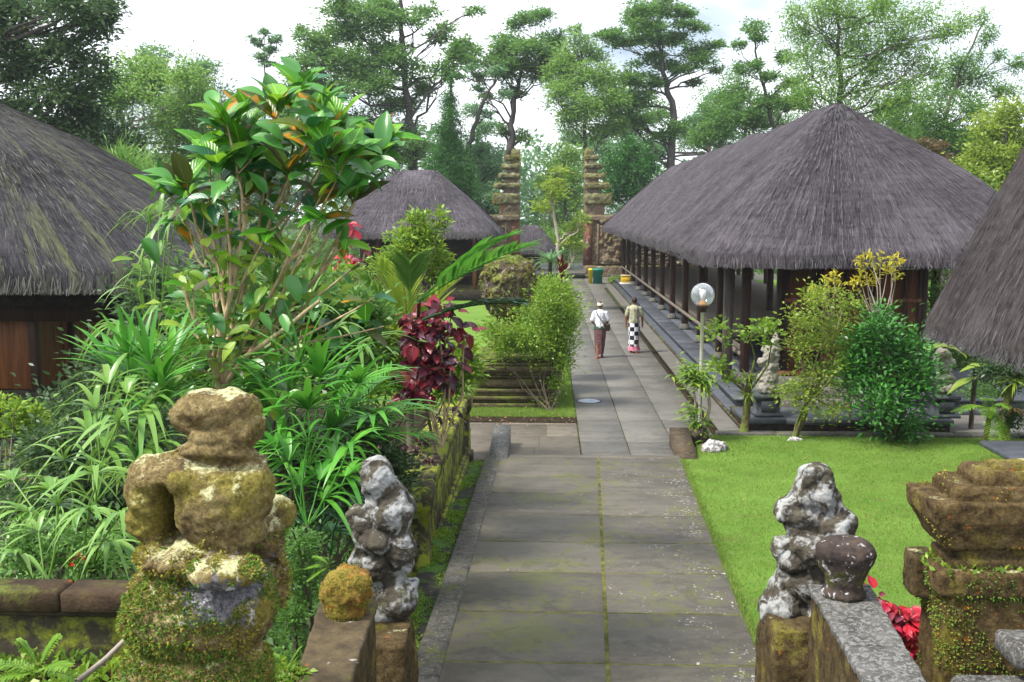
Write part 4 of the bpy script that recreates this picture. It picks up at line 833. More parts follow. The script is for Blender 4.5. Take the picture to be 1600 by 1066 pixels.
for x in (5.4, 6.7, 8.1): MB().box(x - .05, x + .05, 23.25, 23.45, 0.296, 0.62).build('bench_leg', MT['wood_red'], pv)
# guardian statues on slate pedestals
def guard(px, label, mir, hs):
    c = W(px, 656, 20.45); c.z = 0.25; g = thing('guardian_carving', c, label, 'statue', 'guardian carvings of the pavilion porch'); x, y = c.x, c.y
    MB().stack(x, y, [(.252, .27, .24), (.30, .27, .24), (.33, .23, .20), (.60, .23, .20), (.62, .26, .23), (.69, .26, .23)]).build('pedestal', MT['slate'], g)
    MB().box(x - .15, x + .15, y - .215, y - .195, 0.36, 0.57, 0.006).build('pedestal_panel', MT['slate'], g)
    m_ = MB()
    for (dx, z, rx, rz) in ((0, .82, .22, .16), (.03, 1.0, .20, .18), (.05, 1.2, .17, .2), (.06, 1.42, .17, .18), (.10, 1.6 , .12, .16), (.14, 1.78, .06, .14), (-.12, .95, .12, .12), (-.08, 1.3, .12, .1), (-.02, 1.55, .1, .1)):
        if z > hs: continue
        ell(m_, (x + mir * dx, y, z + .02), (rx, rx * 0.9, rz))
    me = remesh(m_, 0.018, 1, [(6, 0.045), (18, 0.025)]); add_skin('carving', me, MT['grey_statue'], g)
guard(1197, 'taller grey carved guardian on a slate pedestal left of the porch', 1, 1.9)
guard(1472, 'shorter grey carved guardian on a slate pedestal at the right end of the porch', -1, 1.5)
# offering box and lattice screen at the far end
c = G(985, 441, 0.3); ob = thing('offering_box', (c.x + .3, 57.5, 0.30), 'small yellow box on a white base at the far end of the slate plinth', 'box'); x, y = 4.35, 57.5; ob.location = (x, y, 0.3); WL[ob.name] = Vector((x, y, .3))
MB().box(x - .32, x + .32, y - .25, y + .25, .303, .40, .01).build('base', flat('white_paint', (0.7, 0.7, 0.68), 0.5), ob); MB().box(x - .25, x + .25, y - .2, y + .2, .403, .78, .02).build('box_body', flat('yellow_paint', (0.75, 0.48, 0.03), 0.5), ob)
MB().box(x - .28, x + .28, y - .23, y + .23, .783, .82, .01).build('lid', flat('yellow_lid', (0.62, 0.55, 0.35), 0.5), ob)
ls = thing('lattice_screen', (7.3, 69.5, 0), 'white lattice screen beyond the far end of the long pavilion', 'screen'); wp = flat('screen_paint', (0.62, 0.64, 0.72), 0.6)
sl = MB().box(-.04, .04, -.02, .02, 0, 1.5).mesh('slat', wp)
for i in range(16): place('slat', sl, Matrix.Translation((5.6 + i * .32, 69.5, 0.9)), ls)
for i in range(5): MB().box(5.5, 10.6, 69.46, 69.475, 0.95 + i * .34, 1.03 + i * .34).build('rail', wp, ls)

# ------------------------------------------------------------------ steep thatched building at the right edge
tw = thing('right_building', (9.2, 11, 0), 'steep dark thatched roof cutting in from the right edge of the photo', 'building')
hip_roof(tw, 6.12, 13.5, 4.5, 17.05, 2.30, ((8.9, 8.0), (8.9, 14.5)), 9.5, MT['thatch_brown'], 0.22, 0.03, 0.35, 420, 46, 26000, 4500, rough=0.03, slen=0.22, sw=0.007, frl=0.07)
MB().box(8.1, 12.5, 6.5, 16.0, 0, 0.9, 0.02).build('plinth', MT['darkstone'], tw); MB().box(8.3, 12.3, 6.7, 15.8, 0.9, 2.6).build('wall', MT['wood_dark'], tw)
for k in range(4): MB().box(8.13, 8.29, 6.6 + k * 3, 6.76 + k * 3, 0.9, 2.7, .01).build('post', MT['wood_dark'], tw)
tb_c = W(1598, 712, 13.0)
tb = thing('stone_table', (tb_c.x + .5, 13, 0.3), 'corner of a dark slate table top at the right edge on the lawn', 'table')
MB().box(tb_c.x - .26, tb_c.x + 1.0, 12.6, 13.7, 1.19, 1.26, .012).build('table_top', MT['slate'], tb)
MB().stack(tb_c.x + .5, 13.15, [(0.1, .42, .4), (.3, .42, .4), (.34, .3, .3), (.85, .3, .3), (.9, .42, .4), (1.0, .42, .4), (1.0, .36, .34), (1.06, .45, .42), (1.19, .48, .45)]).build('table_base', MT['darkstone'], tb)

# ------------------------------------------------------------------ thatched pavilion at the left edge
lp = thing('left_pavilion', (-10.5, 20, 0), 'large thatched building at the left edge with moss streaked roof and brown boards', 'building')
hip_roof(lp, -20.5, -6.15, 16.0, 24.4, 3.02, ((-16.5, 20.2), (-11.7, 20.2)), 6.75, MT['thatch_mossy'], 0.34, 0.085, 1.3, 400, 34, 22000, 4500, smat='straw_green', rough=0.04, slen=0.22, sw=0.009, frl=0.035)
for k, (o_, z0, z1) in enumerate(((0.9, 0, .3), (.62, .3, .45), (.70, .45, .52), (.35, .52, .85), (.45, .85, 1.0), (.15, 1.0, 1.17))):
    MB().box(-16, -9.0 + o_, 17.6 - o_, 22.9 + o_, z0, z1 - .001, .02).build('plinth_course', MT['darkstone'] if k % 2 else MT['coping'] if k == 5 else MT['darkstone'], lp)
yb = 17.62
for k in range(15): MB().box(-9.08, -9.03 + random.uniform(-.01, .012), yb, yb + .335, 1.2, 3.0, .006).build('board', MT['wood_door'], lp); yb += .345
xb = -9.1
for k in range(18): MB().box(xb - .335, xb, 17.55 + random.uniform(-.01, .01), 17.6, 1.2, 3.0, .006).build('board', MT['wood_door'], lp); xb -= .345
for yk in (17.5, 18.9, 20.3, 21.6, 22.9): MB().box(-9.06, -8.92, yk - .07, yk + .07, 1.172, 3.2, .01).build('post', MT['wood_dark'], lp)
for xk in (-10.4, -11.9, -13.4): MB().box(xk - .07, xk + .07, 17.42, 17.56, 1.172, 3.2, .01).build('post', MT['wood_dark'], lp)
MB().box(-16, -8.95, 17.56, 22.9, 2.9, 3.3).build('lintel', MT['wood_dark'], lp); MB().box(-20, -6.5, 16.35, 16.5, 2.78, 3.04).build('eave_shade_strip', MT['thatch_under'], lp); MB().box(-6.62, -6.5, 16.5, 24, 2.78, 3.04).build('eave_shade_strip', MT['thatch_under'], lp); MB().box(-20, -7.2, 17.1, 17.25, 2.45, 2.85).build('beam', MT['wood_dark'], lp)  # near-black strips added along the eaves stand in for the shade beneath them
MB().box(-7.3, -7.1, 17.0, 17.2, 0, 3.2, .01).build('porch_post', MT['wood_dark'], lp); MB().box(-7.3, -7.1, 22.9, 23.1, 0, 3.2, .01).build('porch_post', MT['wood_dark'], lp)

# ------------------------------------------------------------------ pavilions further back
def small_pavilion(label, x0, x1, y0, y1, ze, zr, rx, cat='pavilion', zp=0.5, posts=5):
    cy = (y0 + y1) / 2; t = thing('thatched_pavilion', ((x0 + x1) / 2, cy, 0), label, cat)
    hip_roof(t, x0, x1, y0, y1, ze, ((x0 + rx, cy), (x1 - rx, cy)), zr, MT['thatch'], 0.25, 0.05, 0.8, 160, 16, 3500, 1400, rough=0.03, sw=0.018, slen=.4, frl=.1)
    MB().box(x0 + .8, x1 - .8, y0 + .8, y1 - .8, 0, zp, .03).build('plinth', MT['darkstone'], t); MB().box(x0 + 1.3, x1 - 1.3, cy, y1 - 1.2, zp, ze + .2).build('back_wall', MT['wood_dark'], t)
    for i in range(posts):
        for yk in (y0 + 1.2, y1 - 1.2): xk = x0 + 1.2 + (x1 - x0 - 2.4) * i / (posts - 1); MB().box(xk - .09, xk + .09, yk - .09, yk + .09, zp, ze + .2).build('post', MT['wood_red'], t)
    return t
a = W(497, 350, 50); b = W(778, 366, 50)
small_pavilion('grey thatched pavilion with a flat ridge behind the palms left of the gate', a.x, b.x, 49.5, 58.5, 3.05, 6.55, 3.6)
a = W(790, 400, 74); b = W(868, 400, 74)
small_pavilion('small far thatched shrine roof seen through the gate opening', a.x, b.x, 74, 78, 1.35, 3.4, 1.4, 'shrine', 0.1, 3)

# ------------------------------------------------------------------ split gate
def gate_half(sx, xin, label):
    g = thing('split_gate_tower', (xin + sx * 1.5, 70, 0), label, 'gate tower', 'halves of the split temple gate')
    def bx(name, x0, x1, y0, y1, z0, z1, mat, amp=.03, vox=.07):
        a, b = xin + sx * x0, xin + sx * x1; m_ = MB().box(min(a, b), max(a, b), y0, y1, z0, z1); me = remesh(m_, vox, 1, [(1.5, amp), (5, amp)]); return add_skin(name, me, mat, g), me
    zs = lambda py: W(915, py, 70).z
    tiers = [(322, 306, 1.5, 1.75), (306, 290, 1.22, 1.6), (290, 275, 1.05, 1.38), (275, 260, .9, 1.15), (260, 247, .7, .92)]
    bx('base', 0, 5.5, 68.9, 71.3, -.1, .75, MT['gate'])
    bx('body', 0.03, 3.0, 69.2, 71.0, .72, zs(340), MT['gate'], .07)
    a, b = xin - sx * .02, xin + sx * .5; MB().box(min(a, b), max(a, b), 69.05, 71.1, .75, zs(343)).build('red_pilaster', MT['gate_red'], g)
    # carved relief panel
    cx = xin + sx * 1.7; m_ = MB(); m_.box(cx - .75, cx + .75, 68.98, 69.2, .85, zs(352))
    for i in range(9):
        for j in range(4): ell(m_, (cx + random.uniform(-.62, .62), 68.97, 1.0 + i * .33 + random.uniform(-.15, .15)), (random.uniform(.06, .3), .14, random.uniform(.06, .22)), 8)
    me = remesh(m_, .045, 0, [(3, .05), (9, .03)]); add_skin('relief_panel', me, MT['gate'], g)
    for e in (.82, 2.52): a, b = xin + sx * e, xin + sx * (e + .13); MB().box(min(a, b), max(a, b), 68.9, 69.2, .78, zs(350), .02).build('panel_border', MT['gate'], g)
    bx('cornice', -.02, 2.2, 68.9, 71.3, zs(345), zs(336), MT['gate'], .03)
    z0 = zs(338)
    for k, (pa_, pb, w1, w2) in enumerate(tiers):
        z1 = zs(pb - 3); zc = z1 - (z1 - z0) * .45
        bx('tier', 0, w1 * .88, 69.3 + k * .1, 70.9 - k * .1, z0 - .05, zc + .05, MT['gate_wall'] if k % 2 else MT['gate'], .05)
        _, me = bx('tier_roof', -.01, w2, 69.1 + k * .1, 71.1 - k * .1, zc, z1, MT['gate_moss'], .07)
        tufts(me, wl(g), 700, .08, 'moss_tuft', g, 'grass_growth', None, -.1, .8); z0 = z1
    _, me = bx('peak', .0, .48, 69.7, 70.5, z0 - .05, zs(234), MT['gate_moss'], .06); tufts(me, wl(g), 300, .09, 'moss_tuft', g, 'grass_growth', None, -.3, .8)
    # lower wing wall of irregular stones
    bx('wing_wall', 2.8, 9.5, 69.5, 70.7, .7, 3.2, MT['gate_wall'], .08)
    m_ = MB()
    for i in range(300): x = random.uniform(2.9, 6.5); z = random.uniform(.8, 3.2); ell(m_, (xin + sx * x, 69.45, z), (random.uniform(.1, .24), .14, random.uniform(.08, .18)), 7)
    m_.build('rubble', MT['gate_wall'], g, kind='stuff')
    return g
gx = W(913.5, 300, 70).x; gl = W(811.5, 300, 70).x
gate_half(1, gx, 'right half of the split temple gate with stacked mossy tiers')
gate_half(-1, gl, 'left half of the split temple gate rising behind the mossy urn')
for k in range(3): MB().box(gl, gx, 68.2 - k * .4, 71, k * 0.001 - .1 + 0.12 * k, .12 + .12 * k, .01).build('gate_step', MT['slab_side'], None, kind='structure')

# ------------------------------------------------------------------ bins
def bin_(px, label, col, w_, dep):
    c = G(px, 444, 0); c = W(px, 440, 62.5); c.z = -.01; t = thing('wheeled_bin', c, label, 'bin'); x, y = c.x, c.y; m_ = flat('bin_' + label.split()[0], col, .45, .4, .1)
    MB().stack(x, y, [(0, w_ * .8, .22), (.75, w_, .27), (.78, w_ * 1.08, .3), (.82, w_ * 1.08, .3)]).build('bin_body', m_, t); MB().stack(x, y, [(.822, w_ * 1.1, .31), (.86, w_ * 1.1, .31), (.91, w_ * .8, .24)]).build('lid', m_, t)
    for s in (-1, 1): MB().tube([(x + s * w_ * .75, y + .24, .08), (x + s * w_ * .9, y + .24, .08)], .08, 10).build('wheel', MT['wood_dark'], t)
bin_(934, 'green plastic bin standing before the right gate tower', (0.0, 0.20, 0.15), .30, 0)
bin_(922.5, 'yellow plastic bin standing behind the green one', (0.65, 0.52, 0.01), .12, .2)

# ------------------------------------------------------------------ altar with mossy carved urn
al = thing('altar', (-0.78, 23.2, 0), 'low moulded stone altar block on the grass strip left of the path', 'altar')
x0, x1, y0, y1 = -1.66, 0.12, 22.35, 24.6
for k, (z0, z1, o_) in enumerate(((0, .10, .06), (.10, .17, .0), (.17, .26, .05), (.26, .33, .01), (.33, .42, .04), (.42, .66, -.06), (.66, .74, .0), (.74, .80, .05), (.80, .93, .09), (.93, 1.0, .02), (1.0, 1.08, -.08))):
    MB().box(x0 - o_, x1 + o_, y0 - o_, y1 + o_, z0, z1 - .002, .014).build('moulding', MT['altar'], al)
MB().box(x0 + .28, x1 - .42, y0 - .01, y0 + .07, .45, .63, .03).build('raised_panel', MT['altar'], al)
for i in range(7): MB().box(x0 + i * .25 + .01, x0 + i * .25 + .24, y0 - .10, y0 - .055, .812, .92, .01).build('cornice_stone', MT['altar'], al)
ur = thing('mossy_urn', (-0.95, 24.0, 1.08), 'round carved stone urn covered in moss and stone scales standing on the altar', 'urn')
m_ = MB(); uc = Vector((-0.93, 24.0, 1.07)); prof = [(.01, 0), (.42, 0), (.46, .12), (.36, .22), (.30, .35), (.32, .46), (.27, .56), (.33, .74), (.45, .95), (.57, 1.2), (.625, 1.45), (.63, 1.7), (.57, 1.93), (.44, 2.1), (.25, 2.2), (.01, 2.23)]
prof = [(r, z) for r, z in prof]; m_.lathe(uc, prof, 28)
for row in range(13):
    z = .80 + row * .098; r = np.interp(z, [p[1] for p in prof], [p[0] for p in prof])
    for j in range(15):
        if random.random() < .25: continue
        t = 2 * math.pi * (j + .5 * (row % 2)) / 15 + random.gauss(0, .07); rr0 = r + random.uniform(-.02, .03); a = random.uniform(.06, .13); c_ = uc + Vector((math.cos(t) * rr0, math.sin(t) * rr0, z + random.gauss(0, .03))); cap(m_, c_, .045, c_ + Vector((math.cos(t) * .03, math.sin(t) * .03, a)), .012, 6)
me = remesh(m_, .02, 0, [(3, .06), (9, .03), (24, .012)])
MT['urn'] = stone('urn_stone', (0.17, 0.135, 0.095), (0.04, 0.03, 0.02), moss=(0.22, 0.24, 0.05), moss2=(0.10, 0.12, 0.02), mt=0.53, up=0.3, lich=0.61, lcol=(0.42, 0.37, 0.34), ls=10, orange=0.8, bump=.8)
add_skin('urn_body', me, MT['urn'], ur); tufts(me, wl(ur), 4500, .035, 'moss_tuft', ur, 'moss', None, -.05, 3); tufts(me, wl(ur), 1500, .04, 'moss_green', ur, 'moss', None, .1, 2)

# ------------------------------------------------------------------ globe lamp
g = G(1094, 684, 0.0); lx, ly = g.x, g.y; gz = W(1097, 461, ly).z; lx = (lx + W(1097, 461, ly).x) / 2
la = thing('garden_lamp', (lx, ly, 0), 'clear glass globe lamp on a thin white post beside the pavilion', 'lamp')
MB().tube([(lx, ly, 0), (lx, ly, gz - .30)], .035, 10).build('post', flat('lamp_post_paint', (0.62, 0.58, 0.52), .5, .3, .2, 9), la, smooth=True)
MB().lathe((lx, ly, gz - .33), [(.05, 0), (.075, .02), (.075, .07), (.11, .09), (.11, .12), (.05, .13)], 16).build('collar', MT['wood_dark'], la)
gm_ = M('globe_glass'); gm_.fin((1, 1, 1), 0.02, 0.5); lw_ = gm_.n('LayerWeight'); lw_.inputs[0].default_value = 0.35; tr = gm_.n('BsdfTransparent'); tr.inputs[0].default_value = (.90, .93, .95, 1); gl_ = gm_.n('BsdfGlossy'); gl_.inputs[1].default_value = .03
mx = gm_.n('MixShader'); gm_.L(lw_.outputs[1], mx.inputs[0]); gm_.L(tr.outputs[0], mx.inputs[1]); gm_.L(gl_.outputs[0], mx.inputs[2]); mx2 = gm_.n('MixShader'); mx2.inputs[0].default_value = .16; df = gm_.n('BsdfDiffuse'); df.inputs[0].default_value = (.8, .85, .9, 1)
gm_.L(mx.outputs[0], mx2.inputs[1]); gm_.L(df.outputs[0], mx2.inputs[2]); gm_.L(mx2.outputs[0], gm_.out.inputs[0])
m_ = MB(); m_.lathe((lx, ly, gz), [(max(.001, .225 * math.sin(math.pi * i / 20)), -.225 * math.cos(math.pi * i / 20)) for i in range(21)], 32); m_.build('globe', gm_.m, la, smooth=True)
MB().lathe((lx, ly, gz - .20), [(.10, 0), (.09, .05), (.04, .07), (.04, .10)], 14).build('lamp_holder', flat('amber_holder', (0.55, 0.25, 0.10), .5), la, smooth=True)
MB().lathe((lx, ly, gz - .10), [(.03, 0), (.035, .04), (.065, .12), (.06, .17), (.03, .20), (.005, .205)], 14).build('bulb', flat('white_bulb', (0.85, 0.85, 0.88), .3), la, smooth=True)

# ------------------------------------------------------------------ people
def person(label, foot, hgt, head_turn, cloth, kind):
    p = thing('person', foot, label, 'person'); X, Y, Z = foot; k = hgt / 1.70
    def w(a): return Vector((X + a[0] * k, Y + a[1] * k, Z + a[2] * k))
    m_ = MB()
    def c2(a, ra, b, rb): cap(m_, w(a), ra * k, w(b), rb * k, 10)
    skin = flat('skin_' + kind, (0.23, 0.10, 0.055), .55, .35, .1)
    c2((0, 0, .93), .135, (0, 0.01, 1.10), .115); c2((0, .01, 1.10), .115, (0, .0, 1.32), .135); c2((-.09, 0, 1.36), .085, (.09, 0, 1.36), .085); c2((0, 0, 1.40), .055, (0, .01, 1.50), .052)
    ell(m_, w((0, .015, 1.60)), (.075 * k, .095 * k, .112 * k)); ell(m_, w((0, .09, 1.555)), (.05 * k, .04 * k, .05 * k)); ell(m_, w((0, .115, 1.585)), (.014 * k, .02 * k, .022 * k), 8)
    for s in (-1, 1): ell(m_, w((s * .077, .01, 1.59)), (.012 * k, .022 * k, .034 * k), 8)
    st_ = 0.13
    for s, yy_ in ((-1, -st_ if kind == 'a' else st_ * .6), (1, st_ if kind == 'a' else -st_ * .9)):
        c2((s * .085, 0, .90), .085, (s * .08, yy_ * .5 + .03, .49), .056); c2((s * .08, yy_ * .5 + .03, .49), .055, (s * .075, yy_, .10), .034)
        c2((s * .075, yy_ - .03, .045), .036, (s * .085, yy_ + .13, .028), .030); c2((s * .085, yy_ + .12, .025), .03, (s * .09, yy_ + .18, .02), .022)
    arms = {}
    for s in (-1, 1):
        if kind == 'a': el, wr = (s * .235, .02, 1.10), (s * .17, .20, 1.02)      # forearms brought forward
        else: el, wr = (s * .25, .0, 1.10), ((-.235, .02, .86) if s < 0 else (.265, .10, .88))
        c2((s * .175, 0, 1.36), .058, el, .043); c2(el, .043, wr, .028); d = (Vector(wr) - Vector(el)).normalized(); sd = d.cross(Vector((1, 0, 0))).normalized()
        hc = Vector(wr) + d * .05; c2(tuple(Vector(wr) + d * .01), .027, tuple(hc + d * .03), .030)
        for f in range(4): b = hc + d * .04 + sd * (f - 1.5) * .019; l = (.062, .072, .068, .052)[f]; mid_ = b + d * l * .55; c2(tuple(b), .0095, tuple(mid_), .0085); c2(tuple(mid_), .0085, tuple(mid_ + d * l * .4 - Vector((s * .014, 0, 0))), .007)
        b = hc - sd * .028; c2(tuple(b), .011, tuple(b + d * .045 - sd * .02), .009)
    me = remesh(m_, .0075 * k, 1); add_skin('body', me, skin, p)
    def loft(rings, mat, name, par=p, n=28, folds=0.0, nf=9):
        v = []
        for j, (cx, cy, z, rx, ry) in enumerate(rings):
            for i in range(n): t = 2 * math.pi * i / n; f = 1 + folds * math.sin(nf * t + j * .5) * (1 - j / len(rings)); v.append(w((cx + rx * f * math.cos(t), cy + ry * f * math.sin(t), z)))
        return MB().add([tuple(a) for a in v], q=[(j * n + i, j * n + (i + 1) % n, (j + 1) * n + (i + 1) % n, (j + 1) * n + i) for j in range(len(rings) - 1) for i in range(n)]).build(name, mat, par, smooth=True)
    m_ = MB()                                                           # shirt: torso and short sleeves as one skin
    c2((0, 0, .98), .165, (0, 0, 1.18), .155); c2((0, 0, 1.18), .155, (0, 0, 1.33), .16); c2((-.12, 0, 1.36), .085, (.12, 0, 1.36), .085)
    for s in (-1, 1): c2((s * .17, 0, 1.36), .078, (s * (.225), .01, 1.17), .074)
    me = remesh(m_, .013 * k, 3, [(9, .012), (25, .004)]); shirt = add_skin('shirt', me, cloth[0], p)
    loft([(0, .0, 1.43, .075, .07), (0, .01, 1.475, .062, .062)], cloth[0], 'collar')
    hem = .12 if kind == 'a' else .20
    loft([(.0, .03, hem, .115 + (.05 if kind == 'b' else 0), .20), (0, .02, .35, .145, .17), (0, .01, .60, .165, .165), (0, 0, .85, .18, .15), (0, 0, .98, .165, .135), (0, 0, 1.03, .158, .128)], cloth[1], 'sarong', folds=.10)
    m_ = MB(); ell(m_, w((0, -.004, 1.625)), (.084 * k, .10 * k, .105 * k)); me = remesh(m_, .010, 1, [(30, .004)]); add_skin('hair', me, MT['wood_dark'], p)
    for s, yy_ in ((-1, -st_ if kind == 'a' else st_ * .6), (1, st_ if kind == 'a' else -st_ * .9)):
        MB().box(X + (s * .083 - .045) * k, X + (s * .083 + .045) * k, Y + (yy_ - .07) * k, Y + (yy_ + .20) * k, Z, Z + .018, .008).build('sandal', flat('sandal', (0.35, 0.05, 0.04), .6), p)
    return p, w, loft
def checks(name, a, b, sx, warp=False):
    m = M(name); tc = m.n('TexCoord').outputs['Object']; ck = m.n('TexChecker'); m.L(m.map(tc, (1, 0.7, 1)), ck.inputs[0]); ck.inputs['Scale'].default_value = sx
    ck.inputs[1].default_value = (*a, 1); ck.inputs[2].default_value = (*b, 1); return m.fin(ck.outputs[0], .9, .1)
def batik(name, cols, sc__, st=(1, 1, 1)):
    m = M(name); tc = m.n('TexCoord').outputs['Object']; return m.fin(m.ramp(m.noise(sc__, 4, .6, m.map(tc, st)), [(0.36 + .28 * i / (len(cols) - 1), c) for i, c in enumerate(cols)]), .9, .1)
ft = G(937, 559); p1, w1, loft1 = person('man walking away in a white shirt, brown sarong and white headcloth', (ft.x, ft.y, 0.004), 1.66, 0, (flat('white_shirt', (0.72, 0.74, 0.80), .9, .1, .06, 12), batik('brown_batik', [(0.05, .025, .03), (0.16, .07, .07), (0.10, .045, .06), (0.24, .15, .12)], 9, (1, 1, 4))), 'a')
loft1([(0, 0, .88, .187, .155), (0, 0, .97, .18, .15), (0, 0, 1.05, .17, .14)], flat('green_sash', (0.045, 0.075, 0.055), .9, .1), 'sash')
loft1([(0, .0, 1.595, .088, .104), (0, .0, 1.62, .096, .112), (0, .01, 1.665, .092, .106), (0, .01, 1.69, .07, .085)], flat('head_cloth', (0.72, 0.66, 0.56), .9, .1), 'headcloth')
MB().tube([w1((-.13, -.02, 1.44)), w1((-.10, -.155, 1.36)), w1((.0, -.185, 1.2)), w1((.12, -.185, 1.06)), w1((.18, -.12, 1.0))], .014, 6).build('bag_strap', MT['wood_dark'], p1)
bg = MB(); a = w1((.20, -.08, .93)); bg.box(a.x - .10, a.x + .10, a.y - .06, a.y + .07, a.z - .10, a.z + .12, .03); add_skin('shoulder_bag', remesh(bg, .012, 2), MT['wood_dark'], p1)
ft = G(990, 551); p2, w2, loft2 = person('man walking away in a patterned yellow grey shirt and black and white checked sarong', (ft.x, ft.y, 0.004), 1.70, 0, (batik('print_shirt', [(0.20, .22, .24), (0.33, .34, .30), (0.42, .36, .12), (0.34, .38, .36)], 14), checks('check_sarong', (0.02, .02, .035), (0.72, .72, .76), 7.5)), 'b')
loft2([(.02, .03, .07, .18, .21), (.01, .03, .15, .17, .20), (0, .02, .22, .155, .19)], flat('pink_underskirt', (0.62, 0.22, 0.30), .9, .1), 'underskirt', folds=.14)

# ------------------------------------------------------------------ shrubs and plants on the right
base = G(1395, 690); base.z = 0.03
shrub('glossy_bush', 'dense dark glossy green bush at the lawn edge in front of the pavilion porch', 'bush', (base.x, 19.2, .03), [(1390, 560, 55, 42), (1365, 520, 38, 30), (1425, 560, 38, 42), (1390, 625, 62, 50), (1350, 590, 34, 44), (1435, 610, 24, 36), (1400, 665, 42, 28), (1345, 540, 24, 26), (1385, 500, 28, 22)], 7500, 0.12, 'b_glossy', 19.2, flat=.9, nst=24, spread=.40, nsub=9)
base = G(1242, 688)
shrub('olive_shrub', 'loose yellowish green shrub with a short leaning mossy trunk left of the dark bush', 'shrub', (base.x, 19.3, 0.03), [(1275, 470, 34, 30), (1300, 520, 42, 40), (1262, 540, 32, 30), (1245, 590, 34, 26), (1300, 590, 40, 38), (1255, 625, 34, 22), (1325, 480, 24, 30), (1225, 610, 20, 20), (1290, 640, 34, 22), (1250, 500, 26, 22), (1320, 550, 26, 30)], 4800, 0.085, 'b_olive', 19.4, bark='bark_moss', nst=22, stem_r=.02, spread=.34, mid=W(1262, 625, 19.3))
def croton(base, tips, label, d, mid_px, mat='b_croton', ll=.16, name='croton'):
    base = Vector(base); r = thing(name, base, label, 'shrub'); tb = MB(); cm = MB(); mid = W(*mid_px, d); tb.tube(bend(base, mid, .05, 5, .02), .025, 6)
    for px, py in tips:
        t = W(px, py, d + random.uniform(-.25, .25)); tb.tube(bend(mid, t, .10, 6, .025), [.016, .014, .012, .010, .008, .006], 5)
        for k in range(random.randint(15, 22)): dd = rv(1) + Vector((0, 0, .8)); strap(cm, t - Vector((random.gauss(0, .05), random.gauss(0, .05), random.uniform(0, .2))), dd, ll * random.uniform(.7, 1.2), ll * .34, .25, 3, .3)
    tb.build('stems', MT['bark_pale'], r, smooth=True); cm.build('foliage', MT[mat], r, kind='stuff'); return r
b = G(1385, 660); croton((b.x, 19.9, .2), [(1345, 400), (1360, 395), (1378, 396), (1395, 402), (1350, 415), (1370, 412), (1388, 415), (1340, 430), (1355, 432), (1400, 425), (1405, 400), (1365, 430), (1335, 440)], 'tall bare stemmed croton with yellow leaf tufts above the dark bush', 19.9, (1378, 520), 'b_croton', .15)
b = G(1305, 660); croton((b.x, 20.0, .2), [(1297, 430), (1305, 425), (1290, 440), (1270, 446), (1308, 440), (1285, 462), (1272, 455)], 'thin croton with a few yellow tufts left of the taller one', 20.0, (1307, 515), 'b_croton', .15)
# moss-grown trunk with a bird nest of strap leaves and leafy arms
def epiphyte(): 
    b = Vector((G(1168, 686).x, 19.75, .03)); r = thing('epiphyte_tree', b, 'small mossy trunk with strap leaf epiphytes and three leafy arms at the pavilion corner', 'tree'); tb = MB(); cm = MB(); sm = MB()
    m0 = W(1168, 615, 19.7); tb.tube([b, b.lerp(m0, .5) + Vector((.02, 0, 0)), m0, W(1172, 590, 19.7)], [.09, .075, .07, .05], 8)
    for tips in (((1150, 600), (1130, 580), (1125, 560), (1135, 530), (1118, 520)), ((1172, 590), (1180, 560), (1172, 530), (1190, 515)), ((1180, 600), (1200, 570), (1205, 540), (1200, 520)), ((1160, 600), (1140, 592), (1118, 575))):
        pts = [m0] + [W(x, y, 19.7 + random.uniform(-.2, .2)) for x, y in tips]; tb.tube(pts, [.035, .026, .022, .018, .013][:len(pts)], 6)
        P, D, sub = clump(pts[-1], (.24, .24, .2), 85, 6, .4, .8); leaves(cm, P, D + np.array([0, 0, .4]), .13, .085)
        P, D, sub = clump(pts[-2], (.15, .15, .15), 30, 4, .4, .8); leaves(cm, P, D + np.array([0, 0, .4]), .12, .08)
    for k in range(95): a = random.uniform(0, 6.28); z = random.choice((0, 0, .25, .35)); strap(sm, m0 + Vector((.04 * math.cos(a), .04 * math.sin(a), z - .05)), (math.cos(a), math.sin(a), random.uniform(.1, 1.6)), random.uniform(.22, .42), .028, .45, 4)
    tb.build('trunk', MT['bark_moss'], r, smooth=True); cm.build('foliage', MT['b_lime'], r, kind='stuff'); sm.build('strap_leaves', MT['b_olive'], r, kind='stuff')
epiphyte()
b = Vector((G(1090, 690).x, 19.0, .03))
def whorl(name, label, b, d, tiers, mat='fern'):
    r = thing(name, b, label, 'plant'); tb = MB(); cm = MB(); top = W(tiers[0][0], tiers[0][1], d); tb.tube(bend(b, top, .04, 6, .02), [.03, .028, .024, .02, .016, .012], 6)
    for px, py, rr, n in tiers:
        c = W(px, py, d); tb.tube([top if py < 600 else b, c], .012, 5)
        for k in range(n): a = random.uniform(0, 6.28); q = c + Vector((random.gauss(0, rr * .35), random.gauss(0, rr * .35), random.gauss(0, rr * .3))); strap(cm, q, (math.cos(a), math.sin(a), random.uniform(-.1, .5)), random.uniform(.14, .26), .055, .4, 3, .25)
    tb.build('stems', MT['bark_pale'], r, smooth=True); cm.build('foliage', MT[mat], r, kind='stuff')
whorl('lamp_shrub', 'bright green whorled plant growing round the lamp post', b, 19.0, [(1085, 590, .38, 190), (1075, 578, .25, 60), (1098, 600, .3, 70), (1080, 642, .24, 60), (1092, 665, .3, 100), (1085, 685, .3, 90)], 'b_lime')
MB().tube(bend(Vector((b.x + .12, 19.1, 0)), W(1107, 597, 19.1), .05, 6, .02), [.04, .038, .036, .034, .032, .03], 7).build('cut_stem', MT['bark_pale'], None, smooth=True, label='pale cut stem standing behind the lamp plant', cat='stem')
